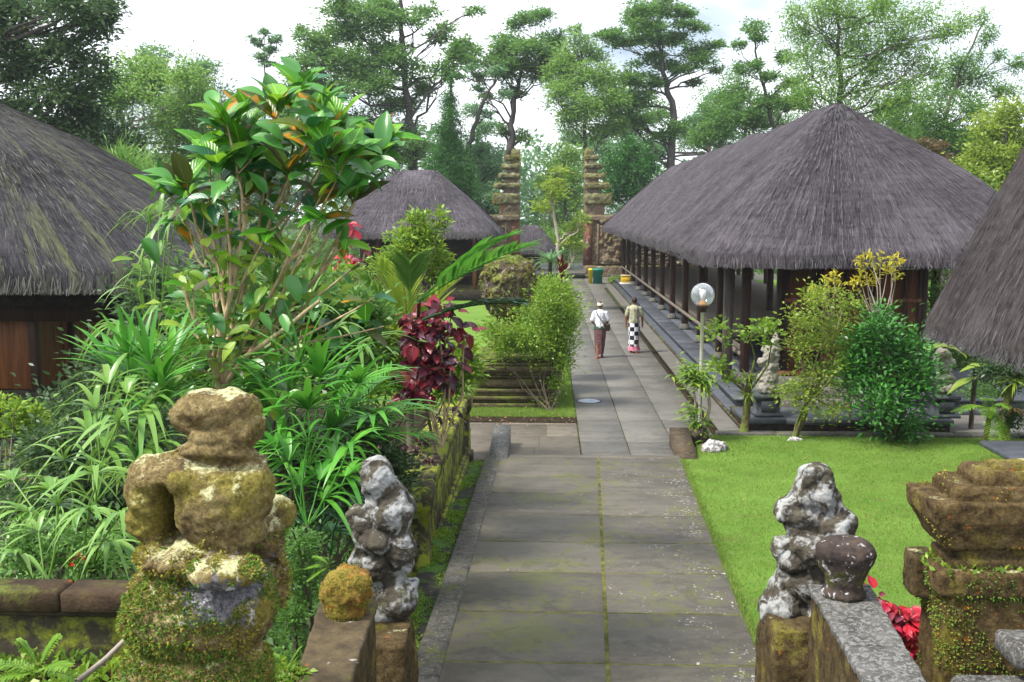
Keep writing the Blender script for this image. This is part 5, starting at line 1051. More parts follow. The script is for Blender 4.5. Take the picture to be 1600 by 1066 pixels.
def rock(px, py, d, r, label, mat='rock', z=.0):
    c = W(px, py, d); m_ = MB(); ell(m_, c, r); ell(m_, c + Vector((r[0] * .2, 0, r[2] * .1)), (r[0] * .8, r[1] * .8, r[2] * .95), 7); me = remesh(m_, max(r) * .06, 1, [(2.5 / max(r) * .5, r[0] * .22), (8, r[0] * .1)]); add_skin('rock', me, MT[mat], None, label=label, cat='rock')
rock(1115, 704, 18.3, (.24, .2, .19), 'rounded white lichen spotted rock on the lawn corner by the lamp')
rock(1089, 680, 18.9, (.22, .18, .2), 'dark rock half hidden under the lamp plant', 'darkstone')
rock(1241, 690, 19.2, (.15, .12, .09), 'small pale stone at the foot of the leaning olive shrub')
# right edge: fern, dark hanging plants, bromeliads
def multi(name, label, cat, base, parts, mats): 
    r = thing(name, base, label, cat)
    for nm, mb in parts: mb.build(nm, MT[mats[nm]] if isinstance(mats, dict) else MT[mats], r)
    return r
b = W(1545, 668, 19.2); b.z = .05
fr = [('frond', frond(W(1545, 640, 19.0), d_, l_, dr, 22, .16, .03, .3, 1.1, .008, .1, 3)) for d_, l_, dr in (((-1, -.3, .55), .75, .5), ((-.9, .2, .4), .7, .5), ((-.3, -.6, .5), .6, .7), ((-.1, -.5, -.1), .8, .55), ((.1, -.5, -.2), .75, .5), ((-.25, -.4, .9), .6, .5), ((.5, -.4, .7), .5, .6))]
r_ = multi('fern', 'light green fern with drooping fronds at the lawn edge below the right roof', 'fern', (W(1545, 640, 19).x, 19, .2), fr, 'fern')
MB().tube([(r_.location.x, 19.1, 0), W(1548, 640, 19.1)], .05, 7).build('stem', MT['bark_moss'], r_)
hx = W(1578, 600, 19.3).x
r_ = thing('hanging_plant_trunk', (hx, 19.4, 0), 'dark trunk overgrown with bromeliads at the right edge under the roof', 'tree')
MB().tube([(hx, 19.4, 0), W(1572, 640, 19.4), W(1585, 590, 19.4), W(1590, 560, 19.4)], [.10, .09, .10, .06], 8).build('trunk', MT['bark_moss'], r_)
cm = MB(); P, D, _ = clump(W(1578, 585, 19.4), (.55, .4, .32), 1800, 16, .3, .9); leaves(cm, P, D, .09, .05); P, D, _ = clump(W(1580, 650, 19.4), (.3, .3, .4), 900, 12, .3, .9); leaves(cm, P, D, .08, .045); cm.build('foliage', MT['f_dark'], r_, kind='stuff')
sm = MB(); so = MB()
for k in range(70): a = random.uniform(0, 6.28); strap(sm, W(1585, 600, 19.2), (math.cos(a), math.sin(a), random.uniform(0, 1.4)), random.uniform(.3, .6), .035, .5, 4)
for k in range(26): a = random.uniform(0, 6.28); strap(so, W(1582, 640, 19.1), (math.cos(a), math.sin(a) - .4, random.uniform(-.3, .8)), random.uniform(.2, .34), .045, .5, 4)
sm.build('strap_leaves', MT['b_olive'], r_, kind='stuff'); so.build('bromeliad', MT['f_brown'], r_, kind='stuff')
bl_m = leaf_mesh('banana_leaf', .62, .17, MT['palm_lime'], .45, .3); r_ = thing('broadleaf_plant', (W(1520, 610, 20.5).x, 20.5, 0), 'broad leaved plant with one pale yellow arching leaf beside the right roof', 'plant')
for px, py, dx, dz in ((1548, 572, -.9, .25), (1510, 560, -.6, .7), (1500, 545, .7, .5), (1525, 590, -1, -.1), (1490, 540, -.8, .2), (1560, 575, .5, .8)):
    place('leaf', bl_m, frame(W(px, py, 20.3), (dx, -.3, dz), (0, -.3, 1)), r_)
MB().tube([(W(1520, 610, 20.5).x, 20.5, 0), W(1525, 570, 20.4)], .05, 7).build('stem', MT['bark'], r_)
shrub('hedge_shrub', 'leafy green hedge seen between the pavilion and the right roof', 'hedge', (W(1465, 600, 27).x, 27, 0), [(1455, 470, 40, 50), (1500, 490, 40, 50), (1480, 560, 60, 40), (1530, 560, 40, 50), (1560, 520, 40, 60)], 6000, .13, 'f_bright', 27, nst=6)
shrub('low_hedge', 'low clipped dark shrub between the right guardian and the fern', 'hedge', (W(1520, 620, 22.5).x, 22.5, 0), [(1515, 620, 30, 18), (1550, 615, 30, 22)], 1500, .08, 'f_mid', 22.5, nst=4)

# ------------------------------------------------------------------ shrubs by the altar
mid_b = Vector((0.05, 22.1, 0.02))
shrub('altar_shrub', 'bright mottled green shrub with bare lower stems at the altar corner beside the path', 'shrub', mid_b, [(868, 470, 34, 30), (850, 500, 36, 30), (875, 520, 24, 36), (845, 535, 36, 24), (872, 565, 20, 26), (800, 528, 40, 22), (785, 545, 30, 10), (765, 515, 20, 16), (868, 600, 14, 16), (850, 625, 20, 10)], 11500, .085, 'b_lime', 22.4, bark='bark', nst=9, stem_r=.016, bs=.12, spread=.40)
shrub('path_bush', 'rounded yellow green bush between the urn and the path', 'bush', (W(880, 500, 26).x - .1, 26, 0), [(858, 460, 28, 24), (880, 470, 22, 30), (845, 450, 18, 16), (885, 500, 16, 30), (868, 505, 22, 26)], 7000, .10, 'b_lime', 26, nst=10, spread=.36)
r_ = thing('cordyline', (W(877, 560, 24).x, 24, 0), 'tall thin cordyline with upright dark red leaves left of the path', 'plant'); tp = W(877, 425, 24)
MB().tube(bend((W(874, 560, 24).x, 24, 0), tp, .03, 7, .01), .028, 6).build('stem', MT['bark_pale'], r_, smooth=True)
for k in range(16): a = random.uniform(0, 6.28); m_ = MB(); strap(m_, tp - Vector((0, 0, random.uniform(-.08, .25))), (math.cos(a) * .55, math.sin(a) * .5, random.uniform(.7, 1.8)), random.uniform(.35, .62), .105, .16, 5, .3); m_.build('leaf', MT['cordyline'], r_)
r_ = thing('spiky_palm', (W(852, 470, 27).x, 27, 0), 'grey green spiky rosette plant behind the red cordyline', 'plant'); m_ = MB()
for k in range(60): a = random.uniform(0, 6.28); strap(m_, W(860, 408, 27), (math.cos(a), math.sin(a), random.uniform(-.3, 1.2)), random.uniform(.6, .95), .035, .35, 4)
m_.build('leaves', MT['f_blue'], r_, kind='stuff'); MB().tube([(r_.location.x, 27, 0), W(860, 410, 27)], .05, 6).build('stem', MT['bark'], r_)
shrub('gate_shrub', 'small green weed clump on the paving before the right gate tower', 'plant', (W(965, 440, 62).x, 62, 0), [(962, 438, 14, 6)], 400, .14, 'b_lime', 62, nst=3)
tree('bare_tree', 'thin pale tree with bare forked branches standing in front of the gate opening', 'tree', 45, [(878, 470, .10), (874, 400, .09), (868, 350, .07), (862, 310, .04)], [(862, 300, 20, 16), (900, 355, 16, 12), (850, 325, 16, 14), (895, 380, 18, 14), (870, 280, 18, 16), (910, 340, 10, 10)], 700, .22, 'b_olive', bark='bark_pale', nsub=6)

# ------------------------------------------------------------------ left garden
LP, LD = MT['leaf_green'], MT['leaf_dark']
lm = []
for mt, n_ in ((MT['leaf_green'], 3), (MT['leaf_dark'], 2), (MT['leaf_orange'], 2), (MT['leaf_under'], 1)):
    for k in range(n_): lm.append(leaf_mesh('broad_leaf', 1, random.uniform(.46, .60), mt, random.uniform(.08, .4), random.uniform(.2, .55), .015, .85))
cr = thing('broadleaf_shrub', (W(345, 900, 7.6).x, 7.6, 1.0), 'tall many stemmed shrub with big glossy leaves rising behind the seated figure', 'shrub')
fk = W(345, 605, 7.6); tb = MB()
tb.tube([(fk.x, 7.6, 1.0), (fk.x + .02, 7.62, 2.2), fk], [.07, .06, .055], 8)
TIPS = [(405, 225), (440, 165), (470, 135), (372, 205), (500, 170), (535, 190), (430, 215), (470, 225), (515, 235), (350, 185), (395, 175), (450, 260), (490, 205), (420, 275), (380, 270), (545, 245), (330, 240),
        (600, 215), (580, 235), (290, 215 + 60), (325, 300), (300, 305), (350, 310), (262, 290), (430, 345), (505, 325), (365, 345), (250, 470), (395, 385), (445, 455), (530, 500), (585, 455), (300, 440), (560, 400), (470, 400), (340, 255), (545, 360), (270, 330), (410, 320), (505, 290), (560, 290), (235, 545), (480, 500), (600, 500), (330, 400)]
LIMBS = [(275, 430, -.2), (330, 360, .3), (385, 320, -.3), (430, 330, .2), (470, 380, -.2), (520, 400, .3), (300, 520, .2), (500, 470, -.4)]
lt = []
for px, py, dd in LIMBS:
    t = W(px, py, 7.6 + dd); a = fk + Vector((random.uniform(-.04, .04), random.uniform(-.04, .04), -.05)); pts = []
    m1 = a.lerp(t, .33) + rv(.07) + Vector((-(px - 380) / 1500, 0, .05)); m2 = a.lerp(t, .66) + rv(.09)
    for k in range(9): s_ = k / 8; pts.append(a * (1 - s_) ** 3 + m1 * 3 * s_ * (1 - s_) ** 2 + m2 * 3 * s_ * s_ * (1 - s_) + t * s_ ** 3 + (rv(.012) if 0 < k < 8 else Vector()))
    tb.tube(pts, [.024 - .010 * k / 8 for k in range(9)], 7); lt.append((px, py, pts))
nl_ = 0
for i, (px, py) in enumerate(TIPS):
    d = 7.6 + random.uniform(-.55, .65); t = W(px, py - (4 if py < 260 else -10), d); side = (px - 400) / 260
    l = min(lt, key=lambda q: math.hypot((q[0] - px) * 1.3, (q[1] - py)) if q[1] > py - 30 else 999 + abs(q[0] - px)); k0 = random.choice((3, 4, 5, 6, 7, 8) if py < 330 else (2, 3, 4, 5)); st0 = l[2][k0]
    pts = [st0]; md = st0.lerp(t, .5) + rv(.10) + Vector((side * .06, 0, -.03))
    for k in range(1, 8): s_ = k / 7; pts.append(st0 * (1 - s_) ** 2 + md * 2 * s_ * (1 - s_) + t * s_ * s_ + (rv(.010) if k < 7 else Vector()))
    tb.tube(pts, [.013 - .007 * k / 7 for k in range(8)], 6)
    if random.random() < .6: q = pts[4] + rv(.15) + Vector((0, 0, .12)); tb.tube([pts[3], pts[3].lerp(q, .5) + rv(.02), q], [.007, .006, .004], 5); extra = q
    else: extra = None
    nn = 9 if py < 285 else 5 if py < 360 else 3
    for k in range(nn + (1 if extra and py < 360 else 0)):
        a = 2 * math.pi * k / nn + random.uniform(-.4, .4); upz = random.uniform(.3, 1.5) if py < 300 else random.uniform(-.9, .6)
        dd = Vector((math.cos(a) + side * .25, math.sin(a) * .8, upz)); L_ = random.uniform(.21, .33) if py < 300 else random.uniform(.14, .24)
        me = random.choice(lm[:7] + lm[:3] * 2 if py < 260 else lm[:5] + lm[:2] + lm[7:] if random.random() < .85 else lm[5:7])
        ps = pts[-1].lerp(pts[-2], random.uniform(0, .9)) if k < nn else extra
        place('leaf', me, frame(ps, dd, (0, -.45, 1)) @ Matrix.Scale(L_, 4), cr); nl_ += 1
P = []; D = []
for px, py, pts in lt:
    for k in range(24): q = pts[random.randint(3, 8)] + Vector((random.gauss(0, .17), random.gauss(0, .17), random.gauss(0, .16))); P.append(tuple(q)); D.append(tuple(rv() + Vector((0, -.3, 0))))
im = MB(); leaves(im, P, D, .13, .065, .3)
def join_leaf(mb, me, mtx):
    n = len(me.vertices); co = np.zeros(n * 3, np.float32); me.vertices.foreach_get('co', co); co = co.reshape(-1, 3) @ np.array(mtx.to_3x3()).T + np.array(mtx.translation); mb.add(co, q=[tuple(p.vertices) for p in me.polygons])
jm = MB()
for k in range(90):
    px, py, pts = random.choice(lt); q = pts[random.randint(3, 8)] + Vector((random.gauss(0, .2), random.gauss(0, .2), random.gauss(0, .2)))
    join_leaf(jm, random.choice(lm[:5]), frame(q, rv() + Vector((0, -.2, -.1)), (0, -.5, 1)) @ Matrix.Scale(random.uniform(.12, .2), 4))
cm_ = MB()
for k in range(130):
    px, py = random.choice([q for q in TIPS if q[1] < 310]); d = 7.6 + random.uniform(-.5, .5); join_leaf(cm_, random.choice(lm[:5]), frame(W(px + random.gauss(0, 14), py + random.gauss(14, 16), d), (random.uniform(-1, 1), random.uniform(-.6, .6), random.uniform(-.2, 1)), (0, -.5, 1)) @ Matrix.Scale(random.uniform(.18, .28), 4))
for k in range(85):
    px, py, pts = random.choice(lt); join_leaf(cm_, random.choice(lm[:5]), frame(pts[random.randint(3, 8)] + Vector((random.gauss(0, .22), random.gauss(0, .2), random.gauss(0, .2))), rv() + Vector((0, -.2, -.2)), (0, -.5, 1)) @ Matrix.Scale(random.uniform(.13, .22), 4))
cm_.build('crown_leaves', MT['b_glossy'], cr, kind='stuff', smooth=True)
jm.build('mid_leaves', MT['b_lime'], cr, kind='stuff', smooth=True)  # lime leaves scattered at mid height along the limbs
im.build('inner_leaves', MT['b_lime'], cr, kind='stuff')
tb.build('stems', MT['stem'], cr, smooth=True)

# purple and red leaved plants
def bushy(name, label, base, ctrs, d, n, sz, mats, cat='plant', nst=5):
    r = thing(name, base, label, cat); ms = [leaf_mesh('leaf', 1, random.uniform(.6, .8), MT[m], random.uniform(.1, .5), random.uniform(.15, .5), .05, .7, 5) for m in mats for _ in range(2)]; tb = MB(); ar = sum(c[2] * c[3] for c in ctrs)
    for px, py, rx, ry in ctrs:
        c = W(px, py, d); k = d / F; P, D, sub = clump(c, (rx * k, rx * k * .8, ry * k), max(3, int(n * rx * ry / ar)), 8, .42, .9, .4)
        tb.tube(bend(base, c, .08, 5, .02), .012, 5)
        for s in sub[:nst]: tb.tube(bend(c, s, .1, 4, .02), .007, 4)
        for p, q in zip(P, D): place('leaf', random.choice(ms), frame(p, Vector(q) + Vector((0, -.5, -.35)), (rv(.4) + Vector((0, -.6, 1)))) @ Matrix.Scale(sz * random.uniform(.65, 1.2), 4), r)
    tb.build('stems', MT['stem'], r, smooth=True); return r
bushy('coleus', 'dark red and purple leaved plant hanging over the mossy planter wall', W(690, 700, 11.75), [(680, 490, 30, 26), (650, 520, 30, 26), (700, 530, 26, 26), (665, 560, 46, 30), (650, 590, 38, 26), (690, 590, 20, 26), (665, 618, 26, 16), (725, 525, 14, 14), (650, 500, 24, 20)], 11.75, 290, .165, ('coleus', 'coleus', 'coleus_dark'))
bushy('dark_coleus', 'few dark purple leaves on the planter coping near its front pier', W(675, 728, 12.0), [(672, 722, 18, 9), (650, 700, 10, 10)], 12.0, 26, .08, ('coleus_dark',))
bushy('trailing_coleus', 'small purple leaves trailing along the planter coping below the red leaved plant', W(680, 680, 13.5), [(700, 655, 26, 12), (665, 685, 12, 12)], 13.8, 36, .09, ('coleus_dark',))
bushy('purple_creeper', 'purple creeper leaves between the palms near the planter corner', W(590, 720, 11), [(592, 690, 14, 12)], 11.2, 20, .09, ('coleus_dark',))
bushy('red_croton', 'pair of dark red leaf tufts against the grey roof behind the tall shrub', W(545, 470, 14.0), [(537, 355, 14, 14), (572, 385, 6, 6), (538, 410, 14, 14)], 14.0, 46, .15, ('coleus', 'red_leaf'))
bushy('red_leaf_plant', 'bright crimson leaved plant between the right balustrade and the pedestal', W(1400, 1060, 5.5), [(1372, 948, 20, 18), (1398, 962, 26, 22), (1422, 985, 24, 24), (1408, 1015, 18, 18), (1432, 1030, 14, 18)], 5.5, 230, .075, ('red_leaf', 'red_leaf', 'coleus'))

# lady palms: every fan leaf a part of its plant
def lady_palm(label, base, hubs, d, mat, ll=.34, lw=.028, n=9, droop=.5, spread=1.7, group=None):
    base = Vector(base); r = thing('lady_palm', base, label, 'palm', group); cn = MB(); canes = []
    for k in range(max(2, len(hubs) // 4)):
        h = W(*hubs[min(len(hubs) - 1, k * 4)][:2], d); top = Vector((base.x + (h.x - base.x) * .5, base.y + random.uniform(-.2, .2), base.z + (h.z - base.z) * .65)); cn.tube(bend(base + rv(.06), top, .05, 5, .01), .016, 6); canes.append(top)
    for hb in hubs:
        px, py = hb[:2]; dd = d + (hb[2] if len(hb) > 2 else random.uniform(-.3, .3)); h = W(px, py, dd); c = min(canes, key=lambda q: (q - h).length)
        fan_leaf(c, h, n + random.randint(-2, 1), ll * random.uniform(.85, 1.15), lw, droop, spread).build('fan_leaf', MT[mat], r, smooth=True)
    cn.build('canes', MT['bark'], r); return r
def gz(y): return float(np.interp(y, [3.9, 5.2, 7, 9, 11.45], [2.1, 1.75, 1.25, .8, .55]))
GP = 'lady palms in the left garden'
lady_palm('lady palm with long drooping pale fans at the far left above the parapet', (W(90, 900, 5.6).x, 5.6, gz(5.6)), [(80, 765), (130, 800), (45, 800), (150, 740), (100, 720), (170, 830), (120, 860), (60, 860), (20, 750)], 5.6, 'palm_pale', 0.44, 0.042, 10, .75, group=GP)
lady_palm('low lady palm with long pale fans hanging over the parapet', (W(110, 950, 4.9).x, 4.9, gz(4.9)), [(60, 830), (110, 850), (170, 850), (30, 870), (140, 800), (190, 800), (90, 790)], 4.9, 'palm_pale', .27, .030, 10, .8, group=GP)
lady_palm('lady palm with drooping fans left of the seated figure shoulder', (W(185, 880, 6.4).x, 6.4, gz(6.4)), [(150, 640), (185, 660), (200, 615), (165, 700), (140, 675), (225, 640), (195, 740), (230, 700), (170, 600)], 6.4, 'palm_pale', 0.50, 0.048, 10, .70, group=GP)
lady_palm('lady palm with upright dense green fans left of the figure head', (W(235, 880, 6.8).x, 6.8, gz(6.8)), [(215, 590), (250, 600), (235, 570), (270, 560), (200, 560), (255, 630), (180, 580)], 6.8, 'palm', 0.58, 0.052, 12, .30, 1.1, group=GP)
lady_palm('large dark green lady palm right of the figure head', (W(450, 900, 7.0).x, 7.0, gz(7.0)), [(450, 610), (480, 640), (520, 620), (440, 650), (500, 590), (545, 640), (430, 600), (560, 600), (410, 640), (520, 670), (470, 570), (580, 650)], 7.0, 'palm', 0.66, 0.056, 12, .42, 1.4, group=GP)
lady_palm('lady palm with spreading fans above the left carved finial', (W(500, 900, 6.3).x, 6.3, gz(6.3)), [(480, 690), (520, 720), (450, 720), (545, 700), (500, 750), (470, 760), (430, 700), (540, 745), (505, 780)], 6.3, 'palm', 0.44, 0.042, 10, .60, group=GP)
lady_palm('dark green lady palm low between the figure and the left finial', (W(490, 950, 6.6).x, 6.6, gz(6.6)), [(470, 820), (500, 800), (520, 830), (450, 790), (540, 790), (480, 860)], 6.6, 'palm_dark', 0.34, 0.037, 9, .6, group=GP)  # fans use the darker palm green
lady_palm('thin palm fans in front of the left roof corner', (W(240, 700, 8.6).x, 8.6, gz(8.6)), [(250, 335), (232, 350), (275, 340), (262, 360), (215, 460), (190, 510), (232, 430), (205, 560), (250, 400)], 8.6, 'palm_pale', 0.56, 0.045, 9, .95, 1.2, group=GP)
lady_palm('grassy pale fans rising between the shrub stems', (W(400, 800, 9.0).x, 9.0, gz(9.0)), [(300, 520), (350, 500), (400, 520), (440, 500), (480, 480), (520, 520), (330, 430), (420, 440), (560, 540), (460, 560), (380, 570)], 9.0, 'palm_pale', 0.62, 0.045, 9, .5, 1.4, group=GP)
# feathery palms
fp = thing('areca_palm', (W(610, 640, 11.5).x, 12.6, .9), 'feathery palm with lime green fronds between the red leaved plants', 'palm'); cb = W(640, 560, 12.6)
for tx, ty, dd, ln, mt in ((600, 395, -.4, 1.1, 'palm_lime'), (575, 410, -.5, 1.0, 'palm_pale'), (630, 400, -.6, 1.0, 'palm_lime'), (560, 460, -.6, 1.0, 'palm_lime'), (690, 425, -.4, 1.1, 'palm_lime'), (530, 430, -.4, 1.0, 'palm_pale'), (600, 480, -.8, 1.0, 'palm_lime')):
    t = W(tx, ty, 12.6 + dd); frond(cb, t - cb, (t - cb).length * 1.2, .25, 17, .46, .052, .15, .50, .014, .12).build('frond', MT[mt], fp)
MB().tube([(W(640, 640, 12.6).x, 12.6, .9), cb], .05, 7).build('stem', MT['bark'], fp)
fp = thing('areca_palm', (W(665, 600, 11.5).x, 11.5, .9), 'big dark green palm frond arching right in front of the gate and urn', 'palm'); cb = W(655, 470, 11.4)
for a_, b_, ln, dr, ll, mt in ((cb, W(800, 372, 10.6), 1.10, .10, .50, 'palm'), (cb, W(790, 335, 11.2), 1.05, .2, .42, 'palm'), (W(660, 500, 11.4), W(800, 440, 11), 1.1, .22, .36, 'palm_dark'), (W(640, 470, 11.4), W(640, 390, 11.2), .8, .1, .4, 'palm_pale')):
    frond(a_, b_ - a_, (b_ - a_).length * ln, dr, 17, ll * 1.15, .068, .18, .62, .016, .18).build('frond', MT[mt], fp)
MB().tube([(W(665, 640, 11.5).x, 13.0, .9), W(650, 560, 12.6), cb], .022, 7).build('stem', MT['bark'], fp)
fp = thing('young_palm', W(690, 700, 13.8), 'young palm frond fanning over the planter wall right of the red leaved plant', 'palm'); a_ = W(680, 640, 13.6)
for t_, ll in ((W(740, 560, 14.2), .34), (W(720, 600, 14.6), .3), (W(700, 560, 14), .3)): frond(a_, t_ - a_, (t_ - a_).length * 1.2, .15, 13, ll, .028, .3, .8, .008, .2).build('frond', MT['palm_pale'], fp)
fp = thing('young_palm', W(540, 760, 9.5), 'palm with narrow feathery fronds spreading toward the planter wall below the red leaved plant', 'palm'); a_ = W(520, 690, 9.4)
for t_, ll in ((W(640, 620, 9.8), .42), (W(600, 570, 9.8), .42), (W(650, 660, 9.6), .36), (W(560, 570, 10), .4)): frond(a_, t_ - a_, (t_ - a_).length * 1.15, .15, 16, ll, .024, .3, .8, .010, .2).build('frond', MT['palm'], fp)

# filler shrubs of the left garden
shrub('garden_shrub', 'dense mixed green shrub filling the bed behind the tall stems', 'shrub', (W(440, 700, 11).x, 10.6, gz(10.6)), [(430, 560, 90, 60), (330, 580, 80, 60), (520, 560, 60, 60), (380, 480, 90, 60), (480, 470, 70, 50), (560, 500, 40, 50)], 16000, .10, 'f_mid', 10.8, nst=10, spread=.36)
shrub('planter_shrub', 'bushy green and yellow shrub in the planter behind the purple leaves', 'shrub', (W(600, 640, 13.5).x, 13.6, .93), [(590, 520, 50, 50), (560, 570, 50, 50), (620, 570, 50, 50), (520, 470, 50, 40), (720, 570, 24, 34), (700, 610, 24, 20)], 13000, .11, 'b_lime', 13.4, nst=10, spread=.36)
shrub('yellow_shrub', 'airy yellow green shrub in front of the grey roof behind the palm fronds', 'shrub', (W(650, 520, 17).x, 16.8, .93), [(645, 345, 20, 20), (630, 385, 36, 26), (665, 375, 34, 26), (690, 350, 16, 20), (610, 415, 34, 26), (655, 420, 46, 30), (690, 410, 24, 24)], 3600, .10, 'b_lime', 16.9, nst=24, spread=.24)
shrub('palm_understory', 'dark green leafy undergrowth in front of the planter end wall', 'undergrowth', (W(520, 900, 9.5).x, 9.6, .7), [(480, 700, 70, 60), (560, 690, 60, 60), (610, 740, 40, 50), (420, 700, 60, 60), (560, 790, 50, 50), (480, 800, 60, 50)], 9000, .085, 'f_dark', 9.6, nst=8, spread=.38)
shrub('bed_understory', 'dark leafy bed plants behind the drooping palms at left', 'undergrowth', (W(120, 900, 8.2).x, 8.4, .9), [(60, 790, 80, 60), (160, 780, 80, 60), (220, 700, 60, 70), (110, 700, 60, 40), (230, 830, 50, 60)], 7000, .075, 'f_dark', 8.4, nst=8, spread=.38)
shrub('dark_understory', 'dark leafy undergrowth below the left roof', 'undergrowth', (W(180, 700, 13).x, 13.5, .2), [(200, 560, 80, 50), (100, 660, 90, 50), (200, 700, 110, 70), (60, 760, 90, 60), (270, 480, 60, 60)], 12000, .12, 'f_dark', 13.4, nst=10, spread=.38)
shrub('left_shrub', 'small shrub with yellow and green leaves at the far left edge below the boards', 'shrub', (W(25, 800, 9).x, 9.0, .8), [(20, 640, 34, 24), (50, 655, 34, 24), (10, 675, 30, 20), (60, 715, 40, 20), (95, 700, 30, 16)], 1100, .075, 'b_lime', 9.0, bark='bark_pale', nst=18)
shrub('bank_creeper', 'dark green creeper covering the bank between the figure and the stair wall', 'creeper', (W(470, 1000, 5.4).x, 5.4, 1.75), [(470, 900, 40, 40), (460, 960, 36, 44), (500, 1010, 40, 30), (470, 850, 40, 30), (450, 1040, 40, 30)], 5200, .028, 'f_mid', 5.3, nst=6)
shrub('fern_bank', 'leafy weeds behind the parapet with dark gaps', 'weeds', (W(100, 900, 5.2).x, 5.1, 1.75), [(60, 890, 70, 30), (150, 890, 60, 30), (100, 850, 90, 36), (30, 850, 50, 40)], 1500, .045, 'f_mid', 5.1, nst=6)
# weeds in the lower left corner
P = []; 
wm = MB(); wp_ = np.stack([RNG.uniform(-2.5, -1.0, 5200), RNG.uniform(3.1, 4.12, 5200), np.zeros(5200)], 1); zb_ = W(100, 1066, 3.9).z
wp_[:, 2] = zb_ - .12 + np.array([abs(noise.noise(Vector((p[0] * 4, p[1] * 4, 1)))) * .28 for p in wp_]) * RNG.uniform(.1, 1, 5200) + (wp_[:, 1] - 3.5) * .15
leaves(wm, wp_, rnd_unit(5200) + np.array([0, 0, .6]), .05, .028); wm.build('ground_weeds', MT['b_lime'], None, kind='stuff')
wm = MB(); k = RNG.integers(0, 5200, 2500); leaves(wm, wp_[k] - np.array([0, 0, .02]), rnd_unit(2500), .04, .012); wm.build('dry_weeds', MT['litter'], None, kind='stuff')
slope_sheet('corner_soil', MT['soil'], [[(-3.6, 2.7, zb_ - .25), (-.9, 2.7, zb_ - .25)], [(-3.6, 4.2, zb_ - .06), (-.9, 4.2, zb_ - .06)]])
fr = [('frond', frond(W(60, 1050, 3.7), d_, .22, .35, 16, .055, .012, .3, 1.1, .003, .08, 2)) for d_ in ((-.3, -.1, 1), (-1, 0, .5), (.6, -.3, .5), (.3, .2, .9), (-.8, -.4, .2), (.9, 0, .1))]
multi('corner_fern', 'bright yellow green fern in the lower left corner in front of the parapet', 'fern', W(60, 1060, 3.7), fr, 'fern')
MB().tube([W(120, 1066, 3.6), W(165, 1030, 3.75), W(205, 990, 3.9)], [.012, .011, .009], 7).build('fallen_branch', MT['bark_pale'], None, label='pale dry stick leaning in the weeds before the parapet', cat='branch')
fl = flat('red_petal', (0.75, 0.05, 0.01), .5, .3); r_ = thing('red_flower', W(130, 900, 4.9), 'small cluster of orange red flowers above the parapet', 'flower')
for x_, y_ in ((116, 872), (123, 866), (130, 870), (134, 876), (112, 882)):
    m_ = MB(); c = W(x_, y_, 4.9)
    for k in range(5): leaves(m_, [tuple(c)], [tuple(Vector((math.cos(k * 1.26), -.3, math.sin(k * 1.26))))], .018, .014)
    m_.build('bloom', fl, r_)
MB().tube([W(122, 950, 4.9), W(123, 872, 4.9)], .003, 5).build('stem', MT['b_lime'], r_)
m_ = MB(); c = W(470, 1036, 4.6); leaves(m_, [tuple(c)] * 6, rnd_unit(6) * 1.0, .022, .02); m_.build('fallen_bloom', flat('magenta_petal', (0.6, 0.01, 0.22), .5), None, label='single magenta bloom lying beside the left stair wall', cat='flower')
fr = [('frond', frond(W(452, 1040, 4.55), d_, .13, .2, 12, .03, .009, .2, 1.1, .002, .08, 2)) for d_ in ((.4, 0, .8), (-.6, 0, .5), (.9, 0, .4))]
multi('small_fern', 'tiny light fern beside the magenta bloom by the stair wall', 'fern', W(452, 1045, 4.55), fr, 'fern')
for q, (px, py, d) in enumerate(((515, 885, 4.95), (745, 615, 17.9))):
    fr = [('frond', frond(W(px, py, d), d_, .12 * d / 5, .3, 12, .03 * d / 5, .01 * d / 5, .2, 1.1, .002, .08, 2)) for d_ in ((-1, 0, .2), (-.8, 0, .8), (-.2, -.5, .9), (-1, -.3, -.3))]
    multi('small_fern', ('little fern growing out behind the orange mossy ball', 'little fern at the far end pier of the planter wall')[q], 'fern', W(px, py, d), fr, 'fern')

# ------------------------------------------------------------------ trees
GT = 'tall trees behind the temple court'
tree('near_dark_tree', 'dark broadleaf tree filling the upper left corner with sky glints', 'tree', 38, [(-60, 330, .45), (-40, 120, .4), (0, 20, .3), (60, -60, .2)], [(30, 20, 50, 30), (110, 20, 55, 34), (155, 45, 34, 36), (90, 75, 50, 30), (30, 105, 46, 34), (140, 110, 40, 36), (20, 165, 40, 30), (90, 150, 50, 36), (150, 180, 44, 46), (190, 230, 40, 44), (110, 215, 50, 36), (60, 205, 40, 24), (210, 270, 40, 30), (150, 250, 50, 34), (-20, 60, 50, 60), (170, 10, 24, 22)], 11500, .24, 'f_dark', nsub=16, spread=.33, flat=.7, group=GT)
tree('left_tree', 'mid green tree with pale forked bare limbs above the left roof', 'tree', 62, [(250, 330, .28), (240, 270, .24), (222, 225, .18), (205, 190, .12)], [(200, 110, 40, 30), (245, 120, 36, 34), (285, 120, 36, 26), (310, 145, 30, 26), (180, 160, 34, 34), (265, 165, 40, 30), (300, 190, 44, 34), (270, 215, 44, 34), (315, 240, 40, 36), (215, 150, 26, 20), (270, 265, 44, 30), (305, 290, 44, 30), (230, 300, 40, 24)], 11500, .28, 'f_bright', bark='bark_pale', nsub=14, spread=.32, flat=.7, group=GT)
tree('left_tree', 'bluish green rounded tree behind the pale limbed one at left', 'tree', 85, [(330, 340, .4), (325, 260, .3), (320, 200, .2)], [(300, 110, 30, 22), (322, 105, 18, 14), (340, 160, 40, 40), (360, 215, 50, 44), (340, 270, 60, 44), (400, 250, 50, 60), (420, 300, 60, 50), (250, 90, 24, 20), (225, 85, 16, 14)], 8500, .36, 'f_blue', nsub=12, spread=.33, flat=.7, group=GT)
